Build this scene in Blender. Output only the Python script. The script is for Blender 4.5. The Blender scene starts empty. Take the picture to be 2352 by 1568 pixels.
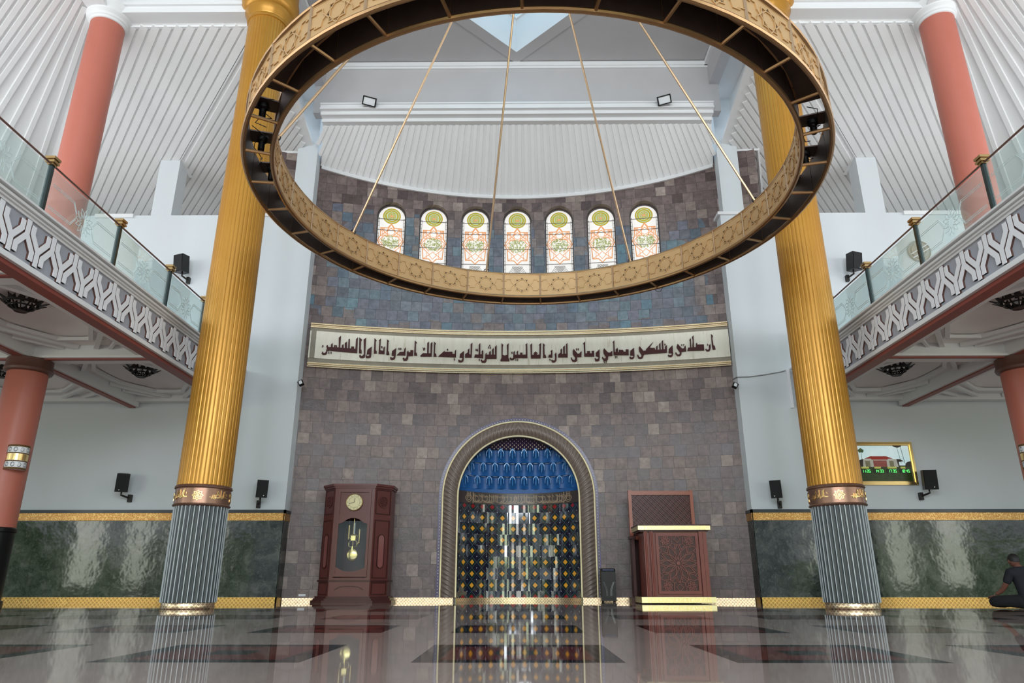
import bpy, bmesh, math, random
from math import sin, cos, pi, radians, sqrt, atan2, floor, ceil
from mathutils import Vector, Matrix
from mathutils.geometry import tessellate_polygon, delaunay_2d_cdt
random.seed(4)
SC = bpy.context.scene
COL = SC.collection
ORG = {}

# ------------------------------------------------------------------ materials
class NT:
    def __init__(s, name):
        s.m = bpy.data.materials.new(name); s.m.use_nodes = True
        s.t = s.m.node_tree; s.t.nodes.clear()
        s.out = s.t.nodes.new('ShaderNodeOutputMaterial')
    def n(s, typ, **kw):
        nd = s.t.nodes.new(typ)
        for k, v in kw.items():
            if k.startswith('i_'):
                nd.inputs[k[2:].replace('_', ' ')].default_value = v
            else: setattr(nd, k, v)
        return nd
    def put(s, sock, v):
        if isinstance(v, bpy.types.NodeSocket): s.t.links.new(v, sock)
        else: sock.default_value = v
    def ma(s, op, a, b=None, c=None):
        nd = s.n('ShaderNodeMath', operation=op); s.put(nd.inputs[0], a)
        if b is not None: s.put(nd.inputs[1], b)
        if c is not None: s.put(nd.inputs[2], c)
        return nd.outputs[0]
    def mix(s, f, a, b, blend='MIX'):
        nd = s.n('ShaderNodeMixRGB', blend_type=blend); s.put(nd.inputs[0], f)
        s.put(nd.inputs[1], a if isinstance(a, bpy.types.NodeSocket) else (*a[:3], 1))
        s.put(nd.inputs[2], b if isinstance(b, bpy.types.NodeSocket) else (*b[:3], 1))
        return nd.outputs[0]
    def obj(s): return s.n('ShaderNodeTexCoord').outputs['Object']
    def uv(s): return s.n('ShaderNodeTexCoord').outputs['UV']
    def sep(s, v):
        nd = s.n('ShaderNodeSeparateXYZ'); s.put(nd.inputs[0], v); return nd.outputs
    def comb(s, x, y, z=0.0):
        nd = s.n('ShaderNodeCombineXYZ'); s.put(nd.inputs[0], x); s.put(nd.inputs[1], y); s.put(nd.inputs[2], z); return nd.outputs[0]
    def noise(s, v, scale, detail=3.0, rough=.55, out='Fac'):
        nd = s.n('ShaderNodeTexNoise'); s.put(nd.inputs['Vector'], v)
        nd.inputs['Scale'].default_value = scale; nd.inputs['Detail'].default_value = detail
        nd.inputs['Roughness'].default_value = rough
        return nd.outputs[out]
    def ramp(s, f, stops, interp='LINEAR'):
        nd = s.n('ShaderNodeValToRGB'); nd.color_ramp.interpolation = interp
        e = nd.color_ramp.elements
        while len(e) < len(stops): e.new(.5)
        for el, (p, c) in zip(e, stops): el.position = p; el.color = (*c[:3], 1)
        s.put(nd.inputs[0], f); return nd.outputs[0]
    def bump(s, h, strength=.3, dist=.02):
        nd = s.n('ShaderNodeBump'); nd.inputs['Strength'].default_value = strength
        nd.inputs['Distance'].default_value = dist; s.put(nd.inputs['Height'], h); return nd.outputs[0]
    def pbr(s, col, rough=.5, metal=0.0, bump=None, spec=.5, emit=None, estr=0.0, coat=0.0):
        p = s.n('ShaderNodeBsdfPrincipled')
        s.put(p.inputs['Base Color'], col if isinstance(col, bpy.types.NodeSocket) else (*col[:3], 1))
        s.put(p.inputs['Roughness'], rough); s.put(p.inputs['Metallic'], metal)
        p.inputs['Specular IOR Level'].default_value = spec
        if coat: p.inputs['Coat Weight'].default_value = coat; p.inputs['Coat Roughness'].default_value = .08
        if bump is not None: s.put(p.inputs['Normal'], bump)
        if emit is not None:
            s.put(p.inputs['Emission Color'], emit if isinstance(emit, bpy.types.NodeSocket) else (*emit[:3], 1))
            p.inputs['Emission Strength'].default_value = estr
        s.t.links.new(p.outputs[0], s.out.inputs[0]); return s.m

def simple(name, col, rough=.5, metal=0.0, var=0.0, scale=6.0, bump=0.0, spec=.5, coat=0.0):
    t = NT(name)
    if var or bump:
        nz = t.noise(t.obj(), scale, 4.0)
        c = t.mix(nz, tuple(v * (1 - var) for v in col), tuple(min(1, v * (1 + var)) for v in col))
        b = t.bump(t.noise(t.obj(), scale * 6, 3.0), bump, .01) if bump else None
        return t.pbr(c, rough, metal, b, spec, coat=coat)
    return t.pbr(col, rough, metal, None, spec, coat=coat)

M = {}
def s2l(*c): return tuple(((v / 255) / 12.92 if v / 255 <= .04045 else ((v / 255 + .055) / 1.055) ** 2.4) for v in c)

M['white'] = simple('white_paint', (.78, .79, .80), .55, var=.03, scale=1.2)
M['white_rib'] = simple('ribbed_white_paint', (.80, .80, .80), .6, var=.04, scale=1.5)
M['wall_white'] = simple('blue_white_wall_paint', (.665, .71, .74), .5, var=.03, scale=.7)
M['grey_ceiling'] = simple('grey_ceiling_paint', (.50, .49, .50), .7, var=.09, scale=.9)
M['soffit'] = simple('soffit_plaster', (.80, .765, .75), .65, var=.05, scale=2)
M['fascia_grey'] = simple('blue_grey_paint', (.38, .395, .45), .6, var=.05, scale=3)
M['relief_white'] = simple('relief_white_paint', (.86, .87, .91), .5)
M['red_stripe'] = simple('brick_red_paint', (.27, .065, .05), .45, var=.1)
M['brown_collar'] = simple('brown_collar_paint', (.13, .06, .045), .4)
M['terracotta'] = simple('terracotta_paint', (.50, .15, .105), .42, var=.08, scale=2)
M['black'] = simple('black_plastic', (.008, .008, .009), .35, spec=.25)
M['black_matte'] = simple('black_fabric_grille', (.010, .010, .011), .8)
M['black_iron'] = simple('dark_iron', (.02, .017, .016), .45, .4)
M['post_green'] = simple('dark_green_post_paint', (.015, .03, .03), .3, .2)
M['brass'] = simple('aged_brass', (.40, .27, .12), .35, .85, var=.15, scale=10)
M['bronze'] = simple('bronze_panel', (.56, .36, .17), .42, .45, var=.14, scale=3.5)
M['bronze_rail'] = simple('bronze_tube', (.42, .25, .12), .3, .8, var=.12, scale=8)
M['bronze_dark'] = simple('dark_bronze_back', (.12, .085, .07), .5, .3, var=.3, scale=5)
M['rod'] = simple('bronze_rod', (.48, .33, .20), .3, .75, var=.15, scale=6)
M['collar'] = simple('copper_collar', (.30, .17, .12), .28, .75, var=.2, scale=4)
M['gold_trim'] = simple('bright_gold_trim', (.80, .58, .25), .22, .9)
M['pale_brass'] = simple('pale_polished_brass', (.92, .78, .52), .25, .8)
M['gold_cream'] = simple('pale_gold_moulding', (.85, .74, .48), .3, .35)
M['letter'] = simple('maroon_letters', (.075, .022, .022), .5, spec=.25)
M['wood'] = simple('mahogany_wood', (.115, .032, .028), .3, var=.22, scale=3, spec=.35)
M['wood_dark'] = simple('dark_mahogany_wood', (.055, .015, .013), .34, var=.25, scale=4, spec=.3)
M['wood_red'] = simple('red_carved_wood', (.19, .045, .034), .3, var=.18, scale=4, spec=.35)
M['wood_orange'] = simple('orange_brown_wood', (.30, .085, .045), .33, var=.15, scale=3)
M['navy_cloth'] = simple('navy_cloth', (.006, .007, .012), .85)
M['black_cloth'] = simple('black_cloth', (.004, .004, .005), .9)
M['skin'] = simple('brown_skin', (.16, .065, .045), .5)
M['hair'] = simple('black_hair', (.008, .006, .006), .6)
M['lens'] = simple('lamp_glass', (.75, .78, .80), .15)
M['steel'] = simple('grey_steel', (.35, .36, .37), .35, .6)
M['paper'] = simple('white_sticker', (.75, .76, .76), .5)

def gold_shaft():
    t = NT('golden_fluted_paint')
    z = t.sep(t.obj())[2]
    nz = t.noise(t.obj(), 1.6, 3.0)
    c = t.mix(nz, (.50, .22, .022), (.64, .33, .050))
    st = t.n('ShaderNodeMapping'); st.inputs['Scale'].default_value = (9, 9, .4)
    t.put(st.inputs[0], t.obj())
    c = t.mix(t.ma('MULTIPLY', t.noise(st.outputs[0], 2.0, 4.0), .6), c, (.42, .20, .03))
    return t.pbr(c, .30, .40)
M['gold_shaft'] = gold_shaft()

def marble_grey():
    t = NT('grey_blue_marble')
    nz = t.noise(t.obj(), 4.0, 5.0)
    c = t.mix(nz, (.018, .022, .027), (.060, .070, .080))
    return t.pbr(c, .2, 0, spec=.4)
M['marble_grey'] = marble_grey()
M['flute_edge'] = simple('pale_marble_fillet', (.50, .54, .56), .2)

def marble_green():
    t = NT('polished_green_marble')
    o = t.obj()
    d = t.noise(o, 1.3, 6.0, .65, 'Color')
    v = t.n('ShaderNodeVectorMath', operation='MULTIPLY_ADD')
    t.put(v.inputs[0], d); v.inputs[1].default_value = (.9, .9, .9); t.put(v.inputs[2], o)
    w = t.noise(v.outputs[0], 2.4, 8.0, .7)
    c = t.ramp(w, [(.28, (.006, .009, .008)), (.45, (.022, .030, .026)), (.56, (.055, .066, .056)), (.66, (.12, .125, .115)), (.8, (.05, .065, .05))])
    fine = t.noise(v.outputs[0], 14, 6.0, .7)
    c = t.mix(t.ramp(fine, [(.52, (0, 0, 0)), (.68, (1, 1, 1))]), c, (.10, .115, .10))
    # slab joints
    x = t.sep(o)[0]
    j = t.ma('LESS_THAN', t.ma('ABSOLUTE', t.ma('SUBTRACT', t.ma('FRACT', t.ma('DIVIDE', x, .92)), .5)), .0028)
    c = t.mix(j, c, (.008, .009, .008))
    return t.pbr(c, .09, 0, t.bump(t.noise(o, 2.2, 3.0), .10, .06), spec=.7)
M['marble_green'] = marble_green()

def slate():
    t = NT('slate_wall_tiles')
    u, v, _ = t.sep(t.uv())[:3]
    S = .268
    row = t.ma('FLOOR', t.ma('DIVIDE', v, S))
    rr = t.n('ShaderNodeTexWhiteNoise', noise_dimensions='1D'); t.put(rr.inputs['W'], row)
    uu = t.ma('ADD', t.ma('DIVIDE', u, S), t.ma('MULTIPLY', rr.outputs['Value'], .55))
    # tiles of slightly different width: every third joint is dropped at random
    colm = t.ma('FLOOR', uu)
    wn = t.n('ShaderNodeTexWhiteNoise', noise_dimensions='3D'); t.put(wn.inputs['Vector'], t.comb(colm, row, 3.0))
    rnd = wn.outputs['Value']; rcol = t.sep(wn.outputs['Color'])
    base = t.ramp(rnd, [(0, (.085, .058, .056)), (.3, (.135, .097, .093)), (.6, (.178, .132, .124)), (.85, (.222, .170, .150)), (1, (.32, .258, .23))])
    # region of blue green stones
    big = t.noise(t.comb(t.ma('MULTIPLY', u, .5), v, 0.0), .8, 2.0)
    low = t.ma('SMOOTH_MIN', t.ma('MULTIPLY', t.ma('SUBTRACT', v, 6.1), 1.2), 1.0, .1)
    hi = t.ma('MULTIPLY', t.ma('SUBTRACT', 9.9, v), .75)
    reg = t.ma('MAXIMUM', t.ma('MINIMUM', t.ma('MINIMUM', low, hi), 1.0), 0.0)
    reg = t.ma('MULTIPLY', reg, t.ma('ADD', .55, big))
    edge = t.ma('MINIMUM', 1.0, t.ma('MULTIPLY', t.ma('SUBTRACT', 5.1, t.ma('ABSOLUTE', u)), 1.3))
    reg = t.ma('MULTIPLY', reg, t.ma('MAXIMUM', edge, .1))
    isb = t.ma('MULTIPLY', t.ma('LESS_THAN', rcol[0], t.ma('MULTIPLY', reg, .95)), t.ma('MULTIPLY_ADD', rcol[2], .5, .5))
    blue = t.ramp(rcol[1], [(0, (.085, .155, .20)), (.35, (.14, .165, .22)), (.6, (.19, .19, .23)), (.85, (.15, .25, .29)), (1, (.07, .24, .33))])
    base = t.mix(t.ma('MULTIPLY', t.ma('MINIMUM', reg, 1.0), .6), base, (.135, .135, .15))
    c = t.mix(t.ma('MULTIPLY', isb, .82), base, blue)
    cl = t.noise(t.comb(u, v, rnd), 7, 5.0, .65)
    c = t.mix(.85, c, t.mix(cl, (.05, .05, .05), (.95, .95, .95)), 'OVERLAY')
    fu = t.ma('ABSOLUTE', t.ma('SUBTRACT', t.ma('FRACT', uu), .5)); fv = t.ma('ABSOLUTE', t.ma('SUBTRACT', t.ma('FRACT', t.ma('DIVIDE', v, S)), .5))
    j = t.ma('GREATER_THAN', t.ma('MAXIMUM', fu, fv), .482)
    c = t.mix(t.ma('MULTIPLY', j, .65), c, (.035, .028, .028))
    h = t.ma('ADD', t.ma('MULTIPLY', cl, .6), t.ma('MULTIPLY', rnd, .6))
    rg = t.ma('MULTIPLY_ADD', rcol[0], .25, .3)
    return t.pbr(c, rg, 0, t.bump(h, .5, .02), spec=.4)
M['slate'] = slate()

def gold_relief(name, col=(.72, .48, .15), pitch=.085, k=1.0, rough=.3):
    t = NT(name)
    u, v, _ = t.sep(t.uv())[:3]
    a = t.ma('DIVIDE', t.ma('ADD', u, v), pitch); b = t.ma('DIVIDE', t.ma('SUBTRACT', u, v), pitch)
    fa = t.ma('ABSOLUTE', t.ma('SUBTRACT', t.ma('FRACT', a), .5)); fb = t.ma('ABSOLUTE', t.ma('SUBTRACT', t.ma('FRACT', b), .5))
    h = t.ma('MAXIMUM', t.ma('GREATER_THAN', fa, .36), t.ma('GREATER_THAN', fb, .36))
    nz = t.noise(t.uv(), 9, 4.0)
    c = t.mix(h, tuple(x * .42 for x in col), col)
    c = t.mix(t.ma('MULTIPLY', nz, .6), c, (col[0] * .8, col[1] * .55, col[2] * .5))
    return t.pbr(c, rough, .85, t.bump(t.ma('ADD', h, t.ma('MULTIPLY', nz, .8)), .6 * k, .01))
M['gold_lattice'] = gold_relief('gold_lattice_skirting')
M['gold_bright'] = gold_relief('polished_gold_lattice_skirting', (.95, .82, .55), .07, 1.0, .25)

def gold_script():
    t = NT('gold_script_strip')
    uv = t.uv()
    w = t.n('ShaderNodeTexVoronoi', feature='DISTANCE_TO_EDGE'); w.inputs['Scale'].default_value = 22; t.put(w.inputs['Vector'], uv)
    w2 = t.n('ShaderNodeTexWave', wave_type='RINGS'); w2.inputs['Scale'].default_value = 9; w2.inputs['Distortion'].default_value = 14; w2.inputs['Detail'].default_value = 3; t.put(w2.inputs['Vector'], uv)
    h = t.ma('GREATER_THAN', t.ma('ABSOLUTE', t.ma('SUBTRACT', t.noise(uv, 24, 1.0), .5)), .045)
    c = t.mix(h, (.80, .52, .20), (.50, .24, .07))
    return t.pbr(c, .32, .75, t.bump(h, .5, .008))
M['gold_script'] = gold_script()

def floor_mat():
    t = NT('polished_marble_floor')
    o = t.obj(); x, y, z = t.sep(o)[:3]
    def cell(c, per, off): return t.ma('ABSOLUTE', t.ma('MULTIPLY', t.ma('SUBTRACT', t.ma('FRACT', t.ma('ADD', t.ma('DIVIDE', t.ma('SUBTRACT', c, off), per), .5)), .5), per))
    u = cell(x, 1.73, 0.0); v = cell(y, 2.34, 4.65)
    m = t.ma('MAXIMUM', u, v)
    tile = t.ma('LESS_THAN', m, .57); inner = t.ma('LESS_THAN', m, .425)
    cen = t.ma('MULTIPLY', t.ma('LESS_THAN', u, .135), t.ma('LESS_THAN', v, .135))
    n1 = t.noise(o, 1.1, 6.0, .6); n2 = t.noise(o, 9, 5.0, .6)
    base = t.mix(n1, (.28, .205, .175), (.40, .31, .265))
    base = t.mix(t.ma('MULTIPLY', n2, .35), base, (.42, .35, .31))
    vein = t.n('ShaderNodeTexVoronoi', feature='DISTANCE_TO_EDGE'); vein.inputs['Scale'].default_value = .9
    dv = t.n('ShaderNodeVectorMath', operation='MULTIPLY_ADD'); t.put(dv.inputs[0], t.noise(o, 2, 4.0, .6, 'Color')); dv.inputs[1].default_value = (.8, .8, 0); t.put(dv.inputs[2], o)
    t.put(vein.inputs['Vector'], dv.outputs[0])
    base = t.mix(t.ma('MULTIPLY', t.ma('LESS_THAN', vein.outputs[0], .006), .4), base, (.30, .26, .24))
    # slab joints
    ju = t.ma('GREATER_THAN', cell(x, .8, .1), .3975); jv = t.ma('GREATER_THAN', cell(y, .8, .1), .3975)
    base = t.mix(t.ma('MULTIPLY', t.ma('MAXIMUM', ju, jv), .3), base, (.08, .065, .06))
    red = t.mix(n2, (.085, .014, .011), (.16, .028, .020)); blk = (.008, .006, .006)
    c = t.mix(tile, base, blk); c = t.mix(inner, c, red); c = t.mix(cen, c, blk)
    rough = t.ma('MULTIPLY_ADD', n1, .04, .012)
    return t.pbr(c, rough, 0, t.bump(t.noise(o, .7, 2.0), .02, .05), spec=.5)
M['floor'] = floor_mat()

def diamond_tiles():
    t = NT('mirror_diamond_tiles')
    u, v, _ = t.sep(t.uv())[:3]
    P = .262; Q = .257
    # orange centres at u=(i+.5)P, v = .346 + kQ
    a = t.ma('SUBTRACT', t.ma('FRACT', t.ma('DIVIDE', u, P)), .5)
    b = t.ma('SUBTRACT', t.ma('FRACT', t.ma('ADD', t.ma('DIVIDE', t.ma('SUBTRACT', v, .346), Q), .5)), .5)
    m = t.ma('ADD', t.ma('ABSOLUTE', a), t.ma('ABSOLUTE', b))
    org = t.ma('LESS_THAN', m, .235)
    frame = t.ma('MULTIPLY', t.ma('LESS_THAN', m, .36), t.ma('GREATER_THAN', m, .235))
    line = t.ma('LESS_THAN', t.ma('ABSOLUTE', t.ma('SUBTRACT', m, .5)), .02)
    dot = t.ma('GREATER_THAN', m, .955)
    cid = t.comb(t.ma('FLOOR', t.ma('DIVIDE', u, P)), t.ma('FLOOR', t.ma('ADD', t.ma('DIVIDE', t.ma('SUBTRACT', v, .346), Q), .5)), 0.0)
    wn = t.n('ShaderNodeTexWhiteNoise', noise_dimensions='3D'); t.put(wn.inputs['Vector'], cid)
    r = wn.outputs['Value']
    wide = t.mix(r, (.006, .014, .024), (.014, .026, .040))
    c = t.mix(t.ma('GREATER_THAN', m, .5), wide, (.010, .013, .028))
    c = t.mix(frame, c, (.012, .035, .024))
    c = t.mix(line, c, (.09, .12, .12))
    top = t.ma('GREATER_THAN', v, 2.03); bot = t.ma('LESS_THAN', v, .2)
    oc = t.mix(t.ma('MAXIMUM', top, bot), (.80, .36, .035), (.28, .012, .018))
    c = t.mix(org, c, oc); c = t.mix(dot, c, (.6, .65, .7))
    # every little mirror is set at its own slight tilt
    tilt = t.n('ShaderNodeVectorMath', operation='MULTIPLY_ADD')
    t.put(tilt.inputs[0], wn.outputs['Color']); tilt.inputs[1].default_value = (.12, .0, .16); tilt.inputs[2].default_value = (-.06, 0, -.08)
    g = t.n('ShaderNodeNewGeometry')
    ad = t.n('ShaderNodeVectorMath', operation='ADD'); t.put(ad.inputs[0], g.outputs['Normal']); t.put(ad.inputs[1], tilt.outputs[0])
    nn = t.n('ShaderNodeVectorMath', operation='NORMALIZE'); t.put(nn.inputs[0], ad.outputs[0])
    return t.pbr(c, .07, .0, nn.outputs[0], spec=.9)
M['diamonds'] = diamond_tiles()

def twisted():
    t = NT('brown_twisted_stone')
    u, v, _ = t.sep(t.uv())[:3]
    w = t.ma('SINE', t.ma('MULTIPLY', t.ma('ADD', u, t.ma('MULTIPLY', v, .55)), 62.0))
    n = t.noise(t.uv(), 8, 4.0)
    c = t.mix(t.ma('MULTIPLY_ADD', w, .25, .5), (.13, .095, .078), (.22, .172, .145))
    c = t.mix(t.ma('MULTIPLY', n, .4), c, (.17, .13, .11))
    return t.pbr(c, .3, .05, t.bump(w, .5, .015))
M['twisted'] = twisted()

def blue_mosaic():
    t = NT('blue_mosaic')
    n = t.noise(t.obj(), 12, 4.0)
    c = t.mix(n, (.004, .055, .20), (.014, .125, .38))
    vo = t.n('ShaderNodeTexVoronoi'); vo.inputs['Scale'].default_value = 30; t.put(vo.inputs['Vector'], t.obj())
    c = t.mix(t.ma('MULTIPLY', t.ma('LESS_THAN', vo.outputs['Distance'], .16), .5), c, (.10, .06, .22))
    return t.pbr(c, .4, .0, spec=.3)
M['blue'] = blue_mosaic()
M['blue_light'] = simple('light_blue_mosaic', (.035, .17, .42), .15)
M['purple'] = simple('dark_purple_mosaic', (.035, .020, .055), .3, var=.5, scale=9)
M['purple_strip'] = simple('purple_glass_strip', (.045, .03, .11), .25, var=.4, scale=12)
M['bead'] = simple('white_bead', (.72, .68, .62), .25)
M['brown_script'] = simple('dark_brown_ground', (.055, .040, .035), .35, var=.3)
M['tan_script'] = simple('tan_script', (.33, .24, .16), .35)

def cream_panel():
    t = NT('cream_inscription_stone')
    st = t.n('ShaderNodeMapping'); st.inputs['Scale'].default_value = (3.5, 1, .35); t.put(st.inputs[0], t.obj())
    n = t.noise(st.outputs[0], 2.2, 5.0)
    c = t.mix(n, (.70, .65, .50), (.90, .86, .75))
    n2 = t.noise(st.outputs[0], 6, 4.0)
    c = t.mix(t.ma('MULTIPLY', t.ma('GREATER_THAN', n2, .64), .35), c, (.42, .33, .2))
    return t.pbr(c, .25, .15)
M['cream'] = cream_panel()
M['stone_strip'] = simple('brown_grey_stone_strip', (.27, .235, .17), .3, var=.3, scale=5)

def glass_mat(name, tint, fac):
    t = NT(name)
    tr = t.n('ShaderNodeBsdfTransparent'); tr.inputs[0].default_value = (*tint, 1)
    gl = t.n('ShaderNodeBsdfGlossy'); gl.inputs['Roughness'].default_value = .02; gl.inputs[0].default_value = (.9, .95, .95, 1)
    df = t.n('ShaderNodeBsdfDiffuse'); df.inputs[0].default_value = (.55, .68, .68, 1)
    lw = t.n('ShaderNodeLayerWeight'); lw.inputs[0].default_value = .12
    m1 = t.n('ShaderNodeMixShader'); m1.inputs[0].default_value = fac
    t.t.links.new(tr.outputs[0], m1.inputs[1]); t.t.links.new(df.outputs[0], m1.inputs[2])
    m2 = t.n('ShaderNodeMixShader'); t.put(m2.inputs[0], t.ma('MULTIPLY_ADD', lw.outputs['Fresnel'], .5, .015))
    t.t.links.new(m1.outputs[0], m2.inputs[1]); t.t.links.new(gl.outputs[0], m2.inputs[2])
    t.t.links.new(m2.outputs[0], t.out.inputs[0]); return t.m
M['glass'] = glass_mat('rail_glass', (.93, .98, .97), .14)
M['sky_glass'] = glass_mat('frosted_blue_skylight_glass', (.60, .82, .90), .15)
M['clear'] = glass_mat('clear_pane', (.93, .97, .99), .03)
M['etch'] = simple('etched_glass_line', (.62, .72, .72), .6)

def stained(name, col, e):
    t = NT(name)
    n = t.noise(t.obj(), 14, 4.0)
    c = t.mix(t.ma('MULTIPLY', n, .35), col, tuple(v * .55 for v in col))
    return t.pbr(c, .25, 0, emit=c, estr=e)
M['st_white'] = stained('white_window_glass', (.84, .80, .76), .40)
M['st_gold'] = stained('gold_window_glass', (.48, .37, .03), .30)
M['st_orange'] = stained('orange_window_glass', (.80, .36, .15), .30)
M['st_green'] = stained('green_window_glass', (.36, .40, .13), .26)
M['st_aqua'] = stained('aqua_window_glass', (.42, .62, .50), .45)
M['st_lead'] = simple('window_lead', (.10, .085, .08), .5)
M['digit'] = stained('green_led_digits', (.12, .95, .18), 1.1)
M['digit_box'] = simple('dark_digit_box', (.02, .03, .02), .3)
M['label_yel'] = stained('yellow_green_label', (.50, .52, .12), .25)

# ------------------------------------------------------------------ mesh builder
class MB:
    def __init__(s): s.v = []; s.f = []; s.uv = None; s.k = 0
    def eps(s): s.k = (s.k + 1) % 9; return .0004 * s.k      # keeps overlapping pieces from lying in one plane
    def add(s, vs, fs):
        o = len(s.v); s.v += [tuple(v) for v in vs]; s.f += [tuple(i + o for i in f) for f in fs]; return s
    def box(s, x0, x1, y0, y1, z0, z1):
        q = s.eps(); x0 -= q; y0 -= q; z0 -= q; x1 += q; y1 += q; z1 += q
        return s.add([(x0, y0, z0), (x1, y0, z0), (x1, y1, z0), (x0, y1, z0), (x0, y0, z1), (x1, y0, z1), (x1, y1, z1), (x0, y1, z1)],
                     [(0, 3, 2, 1), (4, 5, 6, 7), (0, 1, 5, 4), (1, 2, 6, 5), (2, 3, 7, 6), (3, 0, 4, 7)])
    def bar(s, a, b, w, h, up=(0, 0, 1)):
        a = Vector(a); b = Vector(b); d = (b - a).normalized(); up = Vector(up)
        sd = d.cross(up)
        if sd.length < 1e-4: sd = d.cross(Vector((1, 0, 0)))
        sd.normalize(); u2 = sd.cross(d).normalized()
        w += s.eps(); h += s.eps()
        q = [(-1, -1), (1, -1), (1, 1), (-1, 1)]
        vs = [p + sd * (w / 2 * i) + u2 * (h / 2 * j) for p in (a, b) for i, j in q]
        return s.add(vs, [(0, 3, 2, 1), (4, 5, 6, 7), (0, 1, 5, 4), (1, 2, 6, 5), (2, 3, 7, 6), (3, 0, 4, 7)])
    def tube(s, pts, r, n=8, closed=False, cap=True):
        pts = [Vector(p) for p in pts]; N = len(pts); o = len(s.v); prev = None
        rs = r if isinstance(r, (list, tuple)) else [r] * N
        for i, p in enumerate(pts):
            if closed: d = pts[(i + 1) % N] - pts[i - 1]
            else: d = pts[min(i + 1, N - 1)] - pts[max(i - 1, 0)]
            d.normalize()
            if prev is None:
                a = d.cross(Vector((0, 0, 1)))
                if a.length < 1e-3: a = d.cross(Vector((1, 0, 0)))
            else:
                a = prev - d * prev.dot(d)
            a.normalize(); prev = a; b = d.cross(a)
            for k in range(n):
                t = 2 * pi * k / n; s.v.append(tuple(p + (a * cos(t) + b * sin(t)) * rs[i]))
        for i in range(N if closed else N - 1):
            for k in range(n):
                a0 = o + i * n + k; a1 = o + i * n + (k + 1) % n; j = (i + 1) % N
                s.f.append((a0, a1, o + j * n + (k + 1) % n, o + j * n + k))
        if cap and not closed:
            s.f.append(tuple(o + k for k in reversed(range(n)))); s.f.append(tuple(o + (N - 1) * n + k for k in range(n)))
        return s
    def lathe(s, prof, cx, cy, n=48, rfun=None, cap=True):
        o = len(s.v); m = len(prof)
        for (r, z) in prof:
            for k in range(n):
                t = 2 * pi * k / n; rr = r * (rfun(t) if rfun else 1)
                s.v.append((cx + rr * cos(t), cy + rr * sin(t), z))
        for i in range(m - 1):
            for k in range(n):
                k2 = (k + 1) % n; s.f.append((o + i * n + k, o + i * n + k2, o + (i + 1) * n + k2, o + (i + 1) * n + k))
        if cap:
            s.f.append(tuple(o + k for k in reversed(range(n)))); s.f.append(tuple(o + (m - 1) * n + k for k in range(n)))
        return s
    def sphere(s, c, r, n=8, m=6, sc=(1, 1, 1)):
        o = len(s.v); c = Vector(c)
        s.v.append((c.x, c.y, c.z - r * sc[2]))
        for i in range(1, m):
            a = -pi / 2 + pi * i / m
            for k in range(n):
                t = 2 * pi * k / n; s.v.append((c.x + r * sc[0] * cos(a) * cos(t), c.y + r * sc[1] * cos(a) * sin(t), c.z + r * sc[2] * sin(a)))
        s.v.append((c.x, c.y, c.z + r * sc[2])); e = len(s.v) - 1
        for k in range(n):
            s.f.append((o, o + 1 + (k + 1) % n, o + 1 + k)); s.f.append((e, o + 1 + (m - 2) * n + k, o + 1 + (m - 2) * n + (k + 1) % n))
        for i in range(m - 2):
            for k in range(n):
                k2 = (k + 1) % n; s.f.append((o + 1 + i * n + k, o + 1 + i * n + k2, o + 1 + (i + 1) * n + k2, o + 1 + (i + 1) * n + k))
        return s
    def poly(s, pts2, fn, t):
        """extrude a 2-D outline; fn(u,v,h) -> 3-D; h from 0 to t"""
        n = len(pts2)
        tri = tessellate_polygon([[Vector((p[0], p[1], 0)) for p in pts2]])
        vs = [fn(p[0], p[1], 0) for p in pts2] + [fn(p[0], p[1], t) for p in pts2]
        fs = [tuple(i + n for i in f) for f in tri] + [tuple(reversed(f)) for f in tri]
        fs += [(i, (i + 1) % n, n + (i + 1) % n, n + i) for i in range(n)]
        return s.add(vs, fs)
    def strip(s, path, w, fn, t, closed=False):
        """flat raised strip along a 2-D path"""
        t += s.eps()
        P = [Vector(p) for p in path]; N = len(P); L = []; Rr = []
        for i in range(N):
            if closed: a, b = P[i - 1], P[(i + 1) % N]
            else: a, b = P[max(i - 1, 0)], P[min(i + 1, N - 1)]
            d1 = (P[i] - a); d2 = (b - P[i])
            if d1.length < 1e-6: d1 = d2
            if d2.length < 1e-6: d2 = d1
            d1.normalize(); d2.normalize(); t1 = d1 + d2
            if t1.length < 1e-6: t1 = d1
            t1.normalize(); nn = Vector((-t1.y, t1.x)); c = max(.35, nn.dot(Vector((-d1.y, d1.x))))
            L.append(P[i] + nn * (w / 2 / c)); Rr.append(P[i] - nn * (w / 2 / c))
        rng = range(N if closed else N - 1)
        vs = []
        for i in range(N):
            vs += [fn(L[i].x, L[i].y, 0), fn(Rr[i].x, Rr[i].y, 0), fn(L[i].x, L[i].y, t), fn(Rr[i].x, Rr[i].y, t)]
        fs = []
        for i in rng:
            j = (i + 1) % N; a = 4 * i; b = 4 * j
            fs += [(a + 2, a + 3, b + 3, b + 2), (a, a + 2, b + 2, b), (a + 3, a + 1, b + 1, b + 3), (a + 1, a, b, b + 1)]
        if not closed:
            fs += [(0, 1, 3, 2), (4 * N - 4, 4 * N - 2, 4 * N - 1, 4 * N - 3)]
        return s.add(vs, fs)
    def grid(s, nu, nv, fn, uvf=None):
        o = len(s.v)
        for j in range(nv + 1):
            for i in range(nu + 1): s.v.append(tuple(fn(i / nu, j / nv)))
        for j in range(nv):
            for i in range(nu):
                a = o + j * (nu + 1) + i; s.f.append((a, a + 1, a + nu + 2, a + nu + 1))
        if uvf:
            if s.uv is None: s.uv = {}
            for j in range(nv + 1):
                for i in range(nu + 1): s.uv[o + j * (nu + 1) + i] = uvf(i / nu, j / nv)
        return s
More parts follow.
